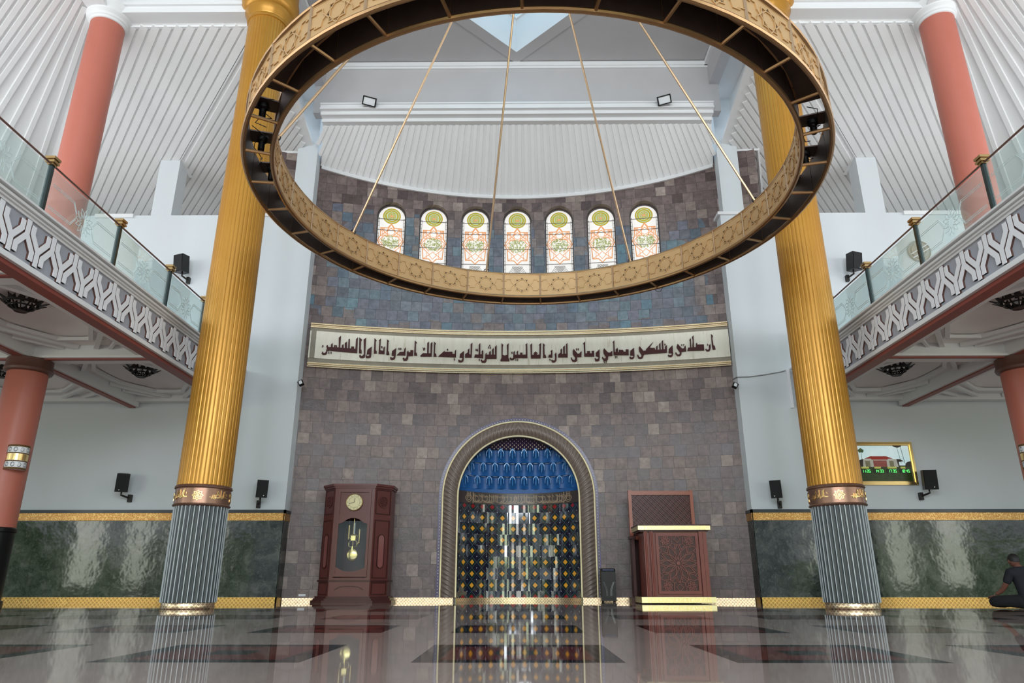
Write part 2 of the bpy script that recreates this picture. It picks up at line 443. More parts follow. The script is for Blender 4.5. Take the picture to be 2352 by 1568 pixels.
    def build(s, name, mat, parent=None, smooth=False, uvfn=None, fix=True, loc=None):
        org = Vector(ORG.get(parent.name, (0, 0, 0))) if parent else Vector(loc or (0, 0, 0))
        me = bpy.data.meshes.new(name); me.from_pydata([Vector(v) - org for v in s.v], [], s.f)
        if uvfn or s.uv:
            ul = me.uv_layers.new(name='UVMap')
            for lp in me.loops:
                w = s.v[lp.vertex_index]; ul.data[lp.index].uv = uvfn(w) if uvfn else s.uv.get(lp.vertex_index, (0, 0))
        if fix:
            bm = bmesh.new(); bm.from_mesh(me); bmesh.ops.recalc_face_normals(bm, faces=bm.faces); bm.to_mesh(me); bm.free()
        if smooth:
            me.polygons.foreach_set('use_smooth', [True] * len(me.polygons))
            try: me.set_sharp_from_angle(angle=radians(38))
            except Exception: pass
        me.materials.append(M[mat] if isinstance(mat, str) else mat)
        o = bpy.data.objects.new(name, me); COL.objects.link(o)
        if parent: o.parent = parent; ORG[o.name] = tuple(org)
        else: o.location = org; ORG[o.name] = tuple(org)
        return o

def struct(o): o['kind'] = 'structure'; return o
def tag(o, label, cat, group=None):
    o['label'] = label; o['category'] = cat
    if group: o['group'] = group
    return o
def empty(name, loc, label=None, cat=None, group=None):
    e = bpy.data.objects.new(name, None); e.empty_display_size = .1; COL.objects.link(e); e.location = loc
    ORG[e.name] = tuple(loc)
    if cat: tag(e, label, cat, group)
    return e
def wall_uv(v): return (v[0], v[2])
def B(x0, x1, y0, y1, z0, z1): return MB().box(min(x0, x1), max(x0, x1), min(y0, y1), max(y0, y1), z0, z1)
def part(p, name, mb, mat, smooth=False, label=None, **k):
    o = mb.build(name, mat, p, smooth, **k)
    if label: o['label'] = label
    return o

# ------------------------------------------------------------------ setting
RA, CYA = 20.3, -3.3
def arc(s, r=RA): a = s / RA; return (r * sin(a), CYA + r * cos(a))
def arcY(X): return CYA + sqrt(RA * RA - X * X)
def cyl(s_, z, h):               # point on the apse wall, h towards the room
    x, y = arc(s_, RA - h); return (x, y, z)

# floor
struct(MB().box(-19, 19, -15, 21, -.2, 0).build('floor', 'floor'))

WS = [-3.355, -2.235, -1.115, .01, 1.135, 2.255, 3.395]
SILL, SPR, WR = 8.11, 9.70, .385
MR, MZ, MX = 1.43, 2.33, .02     # prayer niche opening: radius, spring height, centre
def arch_outline(cx, r, z0, zs, n=16):
    p = [(cx - r, z0), (cx - r, zs)]
    p += [(cx - r * cos(pi * i / n), zs + r * sin(pi * i / n)) for i in range(1, n)]
    return p + [(cx + r, zs), (cx + r, z0)]

def apse_wall():
    holes = [arch_outline(w, WR, SILL, SPR, 14) for w in WS] + [arch_outline(MX, MR, .0, MZ, 24)]
    S1, Z1 = 6.35, 11.25
    V = []; E = []
    def loop(pts):
        o = len(V); V.extend(Vector(p) for p in pts)
        E.extend((o + i, o + (i + 1) % len(pts)) for i in range(len(pts)))
    nb = 24; out = [(-S1 + 2 * S1 * i / nb, 0) for i in range(nb + 1)] + [(S1 - 2 * S1 * i / nb, Z1) for i in range(nb + 1)]
    # the doorway foot shares the wall's foot, so start it a hair above
    holes[-1] = [(a, max(b, .0015)) for a, b in holes[-1]]
    loop(out)
    for h in holes: loop(h)
    for i in range(1, nb * 2):
        for z in (1.5, 3, 4.5, 6, 7.5, 8.0, 9, 10.5):
            V.append(Vector((-S1 + S1 * i / nb + .003 * z, z)))
    vs, es, fs, *_ = delaunay_2d_cdt(V, E, [], 1, 1e-5)
    def inside(p, poly):
        c = False; n = len(poly)
        for i in range(n):
            a, b = poly[i], poly[i - 1]
            if (a[1] > p[1]) != (b[1] > p[1]) and p[0] < (b[0] - a[0]) * (p[1] - a[1]) / (b[1] - a[1]) + a[0]: c = not c
        return c
    keep = []
    for f in fs:
        c = sum((vs[i] for i in f), Vector((0, 0))) / len(f)
        if not any(inside(c, h) for h in holes): keep.append(tuple(f))
    m = MB(); m.uv = {}
    for i, p in enumerate(vs): m.v.append(cyl(p.x, p.y, 0)); m.uv[i] = (p.x, p.y)
    m.f = keep
    for h, dep in [(h, .27) for h in holes[:-1]]:
        n = len(h); o = len(m.v)
        for (a, b) in h:
            m.v.append(cyl(a, b, 0)); m.uv[len(m.v) - 1] = (a, b)
            m.v.append(cyl(a, b, -dep)); m.uv[len(m.v) - 1] = (a + .13, b + .13)
        for i in range(n):
            j = (i + 1) % n; m.f.append((o + 2 * i, o + 2 * j, o + 2 * j + 1, o + 2 * i + 1))
    # ends returning back
    for sg in (-1, 1):
        x, y = arc(sg * S1); o = len(m.v)
        for (a, b, u) in ((x, y, 0), (x + sg * .6, y + 2.2, 2.3)):
            for z in (0, Z1): m.v.append((a, b, z)); m.uv[len(m.v) - 1] = (sg * (S1 + u), z)
        m.f.append((o, o + 2, o + 3, o + 1))
    return struct(m.build('wall_back', 'slate', fix=False))
apse_wall()

# stained windows
def window(i, c):
    e = empty('window_%d' % (i + 1), cyl(c, SILL, -.2)); e['kind'] = 'structure'
    r = .345; d = -.22
    fn = lambda u, v, h: cyl(c + u, v, d + h)
    z0 = SILL + .02
    part(e, 'window_frame', MB().strip(arch_outline(0, WR - .02, z0 + .0, SPR, 16), .035, fn, .03), 'st_lead')
    part(e, 'pane', MB().poly(arch_outline(0, WR - .005, z0, SPR, 18), fn, .01), 'st_white')
    f2 = lambda u, v, h: cyl(c + u, v, d + .011 + h)
    # gold roundel with its ring pattern
    zc = SPR + .06
    disc = [(.235 * cos(2 * pi * k / 28), zc + .235 * sin(2 * pi * k / 28)) for k in range(28)]
    part(e, 'roundel', MB().poly(disc, f2, .006), 'st_gold')
    f3 = lambda u, v, h: cyl(c + u, v, d + .018 + h)
    q = MB()
    for rr in (.19, .13): q.strip([(rr * cos(2 * pi * k / 24), zc + rr * sin(2 * pi * k / 24)) for k in range(24)], .012, f3, .004, True)
    for k in range(-4, 5): q.strip([(k * .028, zc - .12 + abs(k) * .012), (k * .028, zc + .11 - abs(k) * .012)], .007, f3, .004)
    part(e, 'roundel_script', q, 'st_aqua')
    part(e, 'roundel_seal', MB().poly([(-.045, zc - .03), (.045, zc - .03), (.045, zc + .015), (-.045, zc + .015)], lambda u, v, h: cyl(c + u, v, d + .026 + h), .004), 'st_orange')
    # orange star lattice
    q = MB(); zs = SILL + 1.0; w = .026
    q.strip([(0, zs + .42), (.09, zs + .29), (.27, zs + .29), (.27, zs + .05), (.34, zs - .09), (.27, zs - .22), (.27, zs - .30), (.25, zs - .55), (.1, zs - .55), (0, zs - .66), (-.1, zs - .55), (-.25, zs - .55), (-.27, zs - .30), (-.27, zs - .22), (-.34, zs - .09), (-.27, zs + .05), (-.27, zs + .29), (-.09, zs + .29)], w, f2, .006, True)
    for s_ in (-1, 1):
        q.strip([(s_ * .25, zs + .27), (s_ * .03, zs + .02)], .02, f2, .007)
        q.strip([(0, zs + .40), (s_ * .14, zs + .15), (s_ * .25, zs + .08)], .018, f2, .007)
        q.strip([(s_ * .18, zs + .28), (s_ * .18, zs + .06), (s_ * .03, zs + .06)], .014, f2, .006)
        q.strip([(s_ * .26, zs - .25), (s_ * .08, zs - .42), (s_ * .24, zs - .54)], .016, f2, .006)
    q.strip([(.1 * cos(2 * pi * k / 8), zs + .18 + .1 * sin(2 * pi * k / 8)) for k in range(8)], .014, f2, .007, True)
    for s_ in (-1, 1):
        q.strip([(s_ * .27, zs + .17), (s_ * .18, zs + .28)], .014, f2, .006); q.strip([(0, zs + .30), (s_ * .09, zs + .19), (s_ * .09, zs + .05)], .014, f2, .006)
        q.strip([(s_ * .22, zs + .29), (s_ * .22, zs - .30)], .012, f2, .006); q.strip([(s_ * .27, zs + .05), (s_ * .05, zs + .05)], .012, f2, .006)
        q.strip([(s_ * .30, zs - .09), (s_ * .22, zs + .0), (s_ * .13, zs + .09)], .016, f2, .006); q.strip([(s_ * .30, zs - .09), (s_ * .22, zs - .20), (s_ * .10, zs - .33)], .016, f2, .006)
        q.strip([(s_ * .16, zs - .36), (s_ * .16, zs - .56)], .012, f2, .006); q.strip([(0, zs - .34), (s_ * .1, zs - .44), (0, zs - .56)], .014, f2, .006)
    part(e, 'star_lattice', q, 'st_orange')
    # leafy centre
    q = MB(); rnd = random.Random(i)
    for k in range(150):
        a = rnd.uniform(0, 2 * pi); rr = sqrt(rnd.random()); x = .24 * rr * cos(a); z = zs - .13 + .19 * rr * sin(a); t = rnd.uniform(0, pi); l = rnd.uniform(.016, .036)
        dx, dz = cos(t), sin(t)
        q.poly([(x - dx * l, z - dz * l), (x + dz * l * .35, z - dx * l * .35), (x + dx * l, z + dz * l), (x - dz * l * .35, z + dx * l * .35)], lambda u, v, h: cyl(c + u, v, d + .019 + .0003 * k + h), .003)
    part(e, 'leaf_glass', q, 'st_green')
    q = MB()
    for zz in (SILL + .33, SILL + .78, SILL + 1.22, SILL + 1.55): q.strip([(-WR + .02, zz), (WR - .02, zz)], .012, f3, .008)
    for s_ in (-1, 1): q.strip([(s_ * .315, z0 + .03), (s_ * .315, SPR)], .007, f3, .006)
    for k in range(14): q.strip([(-.36, z0 + .06 + k * .115), (-.315, z0 + .06 + k * .115)], .006, f3, .005); q.strip([(.36, z0 + .06 + k * .115), (.315, z0 + .06 + k * .115)], .006, f3, .005)
    for k in range(7): q.strip([(-.24 + .04 * k, z0 + .04), (-.10 + .04 * k, z0 + .26)], .007, f3, .005); q.strip([(.24 - .04 * k, z0 + .04), (.10 - .04 * k, z0 + .26)], .007, f3, .005)
    part(e, 'lead_line', q, 'st_lead')
for i, c in enumerate(WS): window(i, c)

# side walls with their tall piers
for sg, side in ((-1, 'left'), (1, 'right')):
    def X(v): return sg * v
    w = MB()
    w.box(min(X(5.17), X(16)), max(X(5.17), X(16)), 16.0, 16.42, 0, 9.3)
    struct(w.build('wall_' + side, 'wall_white'))
    p = MB()
    p.box(min(X(5.26), X(5.79)), max(X(5.26), X(5.79)), 16.0, 16.40, 9.3, 12.79)
    p2 = MB().box(min(X(8.86), X(9.38)), max(X(8.86), X(9.38)), 16.0, 16.45, 9.3, 10.98)
    struct(p.build('trim_1', 'wall_white')); struct(p2.build('trim_2', 'wall_white'))
    struct(B(X(5.10), X(6.45), 15.94, 16.40, 9.24, 9.32).build('trim_3', 'white'))
    struct(B(X(9.80), X(10.78) if sg < 0 else X(13), 15.94, 16.1, 9.22, 9.32).build('trim_4', 'white'))
    # wainscot
    struct(B(X(5.16), X(16), 15.975, 16.0, .10, 1.69).build('trim_5', 'marble_green'))
    struct(B(X(5.155), X(5.17), 15.975, 16.42, .10, 1.69).build('trim_6', 'marble_green'))
    struct(B(X(5.15), X(16), 15.955, 16.0, 1.70, 1.86).build('trim_7', 'gold_script', uvfn=wall_uv))
    struct(B(X(5.14), X(5.17), 15.955, 16.42, 1.70, 1.86).build('trim_8', 'gold_script', uvfn=lambda v: (v[1], v[2])))
    struct(B(X(5.13), X(16), 15.935, 16.0, 1.86, 1.93).build('trim_9', 'marble_grey'))
    struct(B(X(5.13), X(5.17), 15.935, 16.42, 1.86, 1.93).build('trim_10', 'marble_grey'))
    struct(B(X(5.15), X(16), 15.955, 16.0, 0, .108).build('baseboard_' + side, 'gold_lattice', uvfn=wall_uv))
    struct(B(X(5.15), X(5.17), 15.955, 16.42, 0, .108).build('baseboard_' + side, 'gold_lattice', uvfn=lambda v: (v[1], v[2])))
    # low skirting on the curved wall
    s0, s1 = (sg * 5.2, sg * 1.47)
    m = MB(); m.grid(20, 1, lambda a, b: cyl(s0 + (s1 - s0) * a, .085 * b, .03), lambda a, b: (s0 + (s1 - s0) * a, .085 * b))
    m.grid(20, 1, lambda a, b: cyl(s0 + (s1 - s0) * a, .085, .03 * b), lambda a, b: (s0 + (s1 - s0) * a, .085))
    struct(m.build('baseboard_back', 'gold_bright'))

# far and side shell (the hall is open on its garden sides)
for x in (-15.3, -10.2, -5.15, 0, 5.15, 10.2, 15.3):
    struct(B(x - 1.55, x + 1.55, -14.6, -14.2, 0, 5).build('wall_front', 'wall_white'))
struct(B(-17, 17, -14.6, -14.2, 4.2, 6.3).build('wall_front', 'wall_white'))
struct(B(-17, 17, -14.6, -14.2, 10.5, 12.5).build('wall_front', 'wall_white'))
for x in (-12.5, -7.5, -2.5, 2.5, 7.5, 12.5):
    struct(B(x - .9, x + .9, -14.6, -14.2, 6.3, 10.5).build('wall_front', 'wall_white'))

# ---- roof: folded ribbed panels
def planeA(x, y): return 12.03 - .303 * (y - 12.5)
def planeC(x, y): return 12.10 - .362 * (abs(x) - 9.2)
PB = [(-6.04, 12.83, 11.93), (-8.83, 15.98, 10.97), (-6.35, 16.05, 11.25)]
_n = (Vector(PB[1]) - Vector(PB[0])).cross(Vector(PB[2]) - Vector(PB[0]))
def planeB(x, y):
    x = -abs(x); return PB[0][2] - (_n.x * (x - PB[0][0]) + _n.y * (y - PB[0][1])) / _n.z
def planeD(x, y): return 10.38 + .80 * (17.0 - y)
def rib_panel(sg, corners, zf, ribs, w, h, name='ceiling', extra=0):
    P = [Vector((sg * x, y, zf(x, y))) for x, y in corners]
    if len(P) > 4:
        m = MB(); n = len(P); m.add(P, [tuple(range(n))]); m.add([p + Vector((0, 0, .08)) for p in P], [tuple(range(n))])
    else:
        m = MB(); n = len(P); m.add(P + [p + Vector((0, 0, .1)) for p in P], [tuple(range(n)), tuple(range(n, 2 * n))] + [(i, (i + 1) % n, n + (i + 1) % n, n + i) for i in range(n)])
    x0, y0 = corners[0]
    nx = (zf(x0 - .1, y0) - zf(x0, y0)) / .1; ny = (zf(x0, y0 + .1) - zf(x0, y0)) / .1
    N = Vector((sg * nx, -ny, 1)).normalized()           # upwards
    for (a, b) in ribs:
        A = Vector((sg * a[0], a[1], zf(*a))); Bv = Vector((sg * b[0], b[1], zf(*b)))
        d = (Bv - A).normalized(); sd = d.cross(N).normalized()
        vs = []
        for p in (A, Bv):
            vs += [p + sd * w / 2 + N * .01, p - sd * w / 2 + N * .01, p - sd * w * .41 - N * h, p + sd * w * .41 - N * h]
        m.add(vs, [(0, 1, 2, 3), (4, 7, 6, 5), (0, 4, 5, 1), (1, 5, 6, 2), (2, 6, 7, 3), (3, 7, 4, 0)])
    o = m.build(name, 'white_rib'); return struct(o)
for sg in (-1, 1):
    S = -sg   # corner data written for the left side (negative x)
    YE = 19.4
    dAB, dAC = .886, .832
    ab = lambda y: -(5.66 + dAB * (y - 12.40)); ac = lambda y: -(9.2 + dAC * (y - 12.24))
    corners = [(ab(12.40), 12.40), (ac(12.40), 12.40), (ac(YE), YE), (ab(YE), YE)]
    ribs = []; x = -5.86; k = 0
    while x > -9.25:
        f = (abs(x) - 5.66) / 3.6; d = dAB + (dAC - dAB) * f
        ribs.append(((x, 12.46), (x - d * (YE - 12.46), YE))); x -= .262
    rib_panel(S, corners, planeA, ribs, .178, .045)
    # C: outer slope beyond the side beam
    corners = [(-9.15, -2), (-16.2, -2), (-16.2, 20.7), (-9.15, 12.2)]
    ribs = []; y = 12.12; k = 0
    while y > -1:
        d = max(-1.38, -.86 - .62 * (12.12 - y)); L = 6.9 / abs(d)
        ribs.append(((-9.25, y), (-9.25 + d * L, y + L))); y -= .20 if y > 10.5 else .235
    rib_panel(S, corners, planeC, ribs, .12, .05)
    # B: inner slope behind the gold column
    corners = [(-5.62, 12.36), (ab(YE), YE), (-5.4, YE), (-5.4, 12.36)]
    ribs = []; o = .22
    for k in range(26):
        # start on the fold moved sideways into the panel
        x0, y0 = -5.62, 12.36 + o * (k + 1) * 1.13
        if y0 > 18.2: break
        L = 19.3 - y0; ribs.append(((x0, y0), (x0 - dAB * L, 19.3)))
    rib_panel(S, corners, planeB, ribs, .14, .045)
    # folds
    for nm, fx in (('trim_11', ab),):
        struct(MB().tube([(S * fx(12.4), 12.4, planeA(0, 12.4) - .02), (S * fx(YE), YE, planeA(0, YE) - .02)], .022, 6).build(nm, 'white'))
# D: over the curved wall
m_ribs = []; x = -5.0 + .08
cor = [(-5.02, 15.45), (-5.24, 16.35)] + [(-5.24 + 10.48 * i / 20, arcY(-5.24 + 10.48 * i / 20) - .01) for i in range(1, 20)] + [(5.24, 16.35), (5.02, 15.45)]
while x < 5.0:
    DX = (abs(x) * .18 + x * x * .0125) * (1 if x > 0 else -1)
    ye = 17.0
    for _ in range(4):
        xe = x + DX * (ye - 15.47) / 1.5; ye = arcY(xe) - .02
    if abs(xe) < 5.22: m_ribs.append(((x, 15.47), (xe, ye)))
    else:
        tt = (5.22 - abs(x)) / abs(DX); m_ribs.append(((x, 15.47), (x + DX * tt, 15.47 + 1.5 * tt)))
    x += .161
rib_panel(1, cor, planeD, m_ribs, .105, .028)
tr = [(X_, arcY(X_) - .03, planeD(0, arcY(X_)) - .035) for X_ in [-5.2 + 10.4 * i / 30 for i in range(31)]]
struct(MB().tube(tr, .055, 6).build('trim_12', 'white'))
for sg in (-1, 1):
    struct(MB().tube([(sg * 5.8, 16.15, planeB(5.8, 16.15) - .03), (sg * 6.35, 16.02, 11.21), (sg * 7.1, 18.1, planeB(7.1, 18.1) - .03)], .05, 6).build('trim_12', 'white'))
    # cove pieces above the pier heads
    struct(MB().bar((sg * 8.80, 15.97, 10.99), (sg * 9.42, 15.97, 10.99), .07, .06).bar((sg * 8.83, 15.97, 10.99), (sg * 8.83, 16.6, 10.80), .07, .06).build('trim_13', 'white'))

# ---- tower over the middle of the hall
TZ = 13.32; TY = 15.2; TX = 4.98; HD = 4.95; HC = (0.0, 10.25); IN = 4.52
bm_ = MB()
bm_.box(-5.22, 5.22, 15.2, 15.46, 11.80, 13.6)
struct(bm_.build('wall_back', 'grey_ceiling'))
struct(MB().box(-5.0, 5.0, 15.12, 15.2, 13.18, 13.30).box(-5.0, 5.0, 15.15, 15.2, 13.12, 13.18).build('trim_14', 'white'))
struct(MB().box(-5.0, 5.0, 15.02, 15.2, 11.93, 11.97).box(-5.0, 5.0, 15.06, 15.2, 11.82, 11.93).box(-5.0, 5.0, 15.02, 15.2, 11.785, 11.82).box(-5.0, 5.0, 15.13, 15.46, 11.69, 11.80).box(-5.0, 5.0, 15.30, 15.48, 11.60, 11.70).build('trim_15', 'white'))
for sg in (-1, 1):
    struct(B(sg * 4.98, sg * 5.24, -1, 15.5, 12.62, 13.6).build('wall_%s' % ('left' if sg < 0 else 'right'), 'grey_ceiling'))
    struct(B(sg * 4.90, sg * 4.98, -1, 15.2, 13.18, 13.30).build('trim_14', 'white'))
    # beam from the pier head towards the entrance side
    b = MB().box(min(sg * 5.24, sg * 5.76), max(sg * 5.24, sg * 5.76), -1, 16.45, 12.79, 13.4)
    b.box(min(sg * 5.6, sg * 5.86), max(sg * 5.6, sg * 5.86), -1, 16.45, 12.92, 13.0)
    b.box(min(sg * 5.76, sg * 5.9), max(sg * 5.76, sg * 5.9), -1, 16.0, 12.3, 13.1)
    struct(b.build('trim_16', 'white'))
    # cross beam from the gold column to the red column, and the beam along the side
    b = MB().box(min(sg * 5.66, sg * 9.35), max(sg * 5.66, sg * 9.35), 12.08, 12.48, 12.06, 13.2)
    b.box(min(sg * 5.66, sg * 9.35), max(sg * 5.66, sg * 9.35), 12.02, 12.10, 12.22, 12.30)
    b.box(min(sg * 5.66, sg * 9.35), max(sg * 5.66, sg * 9.35), 11.96, 12.06, 12.5, 12.62)
    b.box(min(sg * 5.66, sg * 9.2), max(sg * 5.66, sg * 9.2), 12.44, 12.50, 12.0, 12.1)
    struct(b.build('trim_17', 'white'))
    b = MB().box(min(sg * 8.75, sg * 9.2), max(sg * 8.75, sg * 9.2), -2, 12.1, 12.06, 13.2)
    b.box(min(sg * 9.18, sg * 9.28), max(sg * 9.18, sg * 9.28), -2, 12.3, 12.10, 12.2)
    struct(b.build('trim_18', 'white'))
for sg in (-1, 1): struct(B(sg * 5.7, sg * 9.3, -1, 12.2, 13.1, 13.2).build('ceiling', 'white'))
# ceiling with the square skylight set cornerwise
def rhomb(h): return [(HC[0], HC[1] + h), (HC[0] + h, HC[1]), (HC[0], HC[1] - h), (HC[0] - h, HC[1])]
q = rhomb(HD); rc = [(-TX, TY), (TX, TY), (TX, -1), (-TX, -1)]
m = MB()
V = [Vector(p) for p in ([(-5.2, 15.4), (5.2, 15.4), (5.2, -1), (-5.2, -1)] + q)]
vs, es, fs, *_ = delaunay_2d_cdt(V, [(0, 1), (1, 2), (2, 3), (3, 0), (4, 5), (5, 6), (6, 7), (7, 4)], [], 1, 1e-5)
keep = [tuple(f) for f in fs if abs(sum(vs[i].x for i in f) / 3 - HC[0]) + abs(sum(vs[i].y for i in f) / 3 - HC[1]) > HD - .05]
m.add([(p.x, p.y, TZ) for p in vs], keep)
struct(m.build('ceiling', 'grey_ceiling'))
m = MB(); a = rhomb(HD); b = rhomb(IN); 
for i in range(4):
    j = (i + 1) % 4
    m.add([(*a[i], TZ - .02), (*a[j], TZ - .02), (*b[j], TZ - .02), (*b[i], TZ - .02)], [(0, 1, 2, 3)])
    m.add([(*a[i], TZ - .02), (*a[j], TZ - .02), (*a[j], TZ + .05), (*a[i], TZ + .05)], [(0, 1, 2, 3)])
struct(m.build('trim_19', 'grey_ceiling'))
m = MB(); c_ = rhomb(IN - .02)
for i in range(4):
    j = (i + 1) % 4; m.add([(*b[i], TZ - .02), (*b[j], TZ - .02), (*c_[j], TZ + 1.05), (*c_[i], TZ + 1.05)], [(0, 1, 2, 3)])
struct(m.build('wall_left', 'wall_white'))
sk = empty('window_8', (HC[0], HC[1], TZ + 1.05)); sk['kind'] = 'structure'
m = MB(); c2 = rhomb(IN - .02)
m.add([(*p, TZ + 1.06) for p in c2], [(0, 1, 2, 3)]); part(sk, 'pane', m, 'sky_glass')
m = MB()
for k in range(-2, 3):
    o = k * .9 * 1.9; h = IN - .12
    m.bar((HC[0] + (o - h) / 2 - 0, HC[1] + (o + h) / 2, TZ + 1.03), (HC[0] + (o + h) / 2, HC[1] + (o - h) / 2, TZ + 1.03), .07, .08)
    m.bar((HC[0] + (-o + h) / 2, HC[1] + (o + h) / 2, TZ + 1.03), (HC[0] + (-o - h) / 2, HC[1] + (o - h) / 2, TZ + 1.03), .07, .08)
for i in range(4):
    m.bar((*c2[i], TZ + 1.03), (*c2[(i + 1) % 4], TZ + 1.03), .1, .1)
m.bar((-3.9, 9.62, TZ + 1.0), (3.9, 9.62, TZ + 1.0), .1, .1)
part(sk, 'window_frame', m, 'white')

# ------------------------------------------------------------------ prayer niche
NR, NC = 1.75, (MX, 15.95)
def nic(a, z, r=NR): return (NC[0] + r * sin(a), NC[1] + r * cos(a), z)
AM = radians(55.5)
def mihrab():
    e = empty('prayer_niche', (MX, 16.95, 0), 'arched prayer niche with diamond mirror tiles and a blue honeycomb vault', 'prayer niche')
    # tiled wall
    m = MB(); m.grid(60, 1, lambda a, b: nic(-AM + 2 * AM * a, .07 + (2.2 - .07) * b), lambda a, b: ((-AM + 2 * AM * a) * NR, .07 + 2.13 * b))
    part(e, 'tiled_wall', m, 'diamonds')
    m = MB(); m.grid(48, 1, lambda a, b: nic(-AM + 2 * AM * a, .075 * b, NR - .03), lambda a, b: ((-AM + 2 * AM * a) * NR, .075 * b))
    m.grid(48, 1, lambda a, b: nic(-AM + 2 * AM * a, .075, NR - .03 * b), lambda a, b: ((-AM + 2 * AM * a) * NR, .08))
    part(e, 'skirting', m, 'gold_bright')
    # inscription band
    m = MB(); m.grid(48, 1, lambda a, b: nic(-AM + 2 * AM * a, 2.2 + .28 * b, NR - .02))
    m.grid(48, 1, lambda a, b: nic(-AM + 2 * AM * a, 2.2, NR - .02 * b))
    band = part(e, 'inscription_band', m, 'brown_script')
    rnd = random.Random(7); q = MB()
    fn = lambda u, v, h: nic(u / NR, v, NR - .022 - h)
    u = -1.18
    while u < 1.2:
        kind = rnd.random(); l = rnd.uniform(.05, .12)
        if kind < .35: q.strip([(u, 2.26), (u + .005, 2.44)], .012, fn, .006)
        elif kind < .7:
            q.strip([(u + l * .8 * cos(t) , 2.30 + .05 * sin(t)) for t in [pi * (1 + k / 7) for k in range(8)]], .011, fn, .006)
        else: q.strip([(u, 2.28), (u + l * .5, 2.26), (u + l, 2.31), (u + l * .9, 2.40)], .011, fn, .006)
        if rnd.random() < .7: q.strip([(u, 2.37 + rnd.uniform(0, .06)), (u + .03, 2.40), (u + .06, 2.36)], .009, fn, .006)
        if rnd.random() < .5: q.strip([(u - .03, 2.24), (u + .05, 2.235)], .01, fn, .006)
        u += rnd.uniform(.028, .045)
    for c in (-1.33, 1.33):
        for rr in (.095, .055): q.strip([(c + rr * cos(2 * pi * k / 12) * (1 + .15 * cos(4 * 2 * pi * k / 12)), 2.33 + rr * sin(2 * pi * k / 12)) for k in range(12)], .013, fn, .006, True)
        for k in (-.05, 0, .05): q.strip([(c + k, 2.33), (c + k, 2.475)], .012, fn, .006)
    q.strip([(-1.2, 2.21), (-1.2, 2.475)], .02, fn, .006); q.strip([(1.2, 2.21), (1.2, 2.475)], .02, fn, .006)
    part(band, 'script', q, 'tan_script')
    # honeycomb vault: stepped tiers of cells, each a little further forward
    HW = 1.432
    def vp(u, z, D): return (MX + HW * u, 17.02 + D * sqrt(max(0, 1 - .97 * u * u)), z)
    z = 2.48; tiers = [(.64, .10), (.58, .30), (.47, .31), (.36, .32)]; D_prev = .68; n = 10
    for t, (D, h) in enumerate(tiers):
        off = .5 if t % 2 else 0
        def dd(u):
            ph = (u + 1) / 2 * n + off; f = ph - math.floor(ph)
            return D + (.07 * sin(pi * f) if t else 0)
        m = MB(); NU = n * 12
        m.grid(NU, 1, lambda a, b: vp(-1 + 2 * a, z + h * b, dd(-1 + 2 * a)))
        m.grid(NU, 1, lambda a, b: vp(-1 + 2 * a, z, D_prev + .05 + (dd(-1 + 2 * a) - D_prev - .05) * b))
        tier = part(e, 'vault_tier', m, 'blue', True)
        if t:
            for k in range(n + 1):
                u = -1 + 2 * (k + (.5 if off else 0)) / n
                if abs(u) > .97: continue
                p = MB(); zt = z + h + .02; c = vp(u, 0, D - .03)
                p.lathe([(.040, zt), (.040, zt - .07), (.028, zt - .09), (.024, zt - .20), (.008, zt - .26)], c[0], c[1], 8)
                hood = [(c[0] + .065 * cos(pi * j / 8), c[1] - .03, zt - .14 + .11 * sin(pi * j / 8)) for j in range(9)]
                p.tube([(c[0] + .065, c[1] - .02, zt - .20)] + hood + [(c[0] - .065, c[1] - .02, zt - .20)], .015, 6)
                part(tier, 'pendant', p, 'blue_light', True)
        z += h; D_prev = D
    # starry top
    zt = z
    def top(a, b): return vp((-1 + 2 * a) * .9, zt + (3.80 - zt) * b, .34 - .22 * b - .06 * b * b)
    m = MB(); m.grid(40, 6, top); m.grid(40, 1, lambda a, b: vp((-1 + 2 * a) * .9, zt, .45 - .11 * b))
    tp = part(e, 'starry_vault', m, 'purple', True)
    q = MB()
    for j in range(7):
        b = .06 + j * .14
        for k in range(26):
            a = (k + (.5 if j % 2 else 0)) / 26
            q.sphere(Vector(top(a, b)) + Vector((0, -.008, -.004)), .016 if j < 3 else .010, 6, 4)
    part(tp, 'gold_star', q, 'gold_cream')['kind'] = 'stuff'
    # arch surround standing on the curved wall
    def frame_path(r, n=48, zb=.085):
        L = [(-r, zb + (MZ - zb) * i / 12) for i in range(12)]
        L += [(-r * cos(pi * i / n), MZ + r * sin(pi * i / n)) for i in range(n + 1)]
        L += [(r, MZ - (MZ - zb) * (i + 1) / 12) for i in range(12)]
        return L
    R0, R1 = 1.45, 1.78
    N = len(frame_path(1)); C = 10
    paths = [frame_path(R0 + (R1 - R0) * j / C) for j in range(C + 1)]
    ln = [0]
    for i in range(1, N):
        a, b = frame_path((R0 + R1) / 2)[i - 1], frame_path((R0 + R1) / 2)[i]; ln.append(ln[-1] + math.dist(a, b))
    m = MB(); m.uv = {}
    for i in range(N):
        for j in range(C + 1):
            x, zz = paths[j][i]; h = .03 + .10 * sin(pi * j / C) ** .8
            m.uv[len(m.v)] = (ln[i] if zz < 0 or True else 0, (j / C) * .33)
            m.v.append(cyl(MX + x, zz, h))
    mid = ln[-1] / 2
    for k_, (u_, v_) in list(m.uv.items()): m.uv[k_] = (abs(u_ - mid), v_)
    for i in range(N - 1):
        for j in range(C):
            a = i * (C + 1) + j; m.f.append((a, a + 1, a + C + 2, a + C + 1))
    part(e, 'arch_surround', m, 'twisted', True)
    part(e, 'inner_moulding', MB().tube([cyl(MX + x, zz, .05) for x, zz in frame_path(1.435)], .022, 8), 'gold_cream', True)
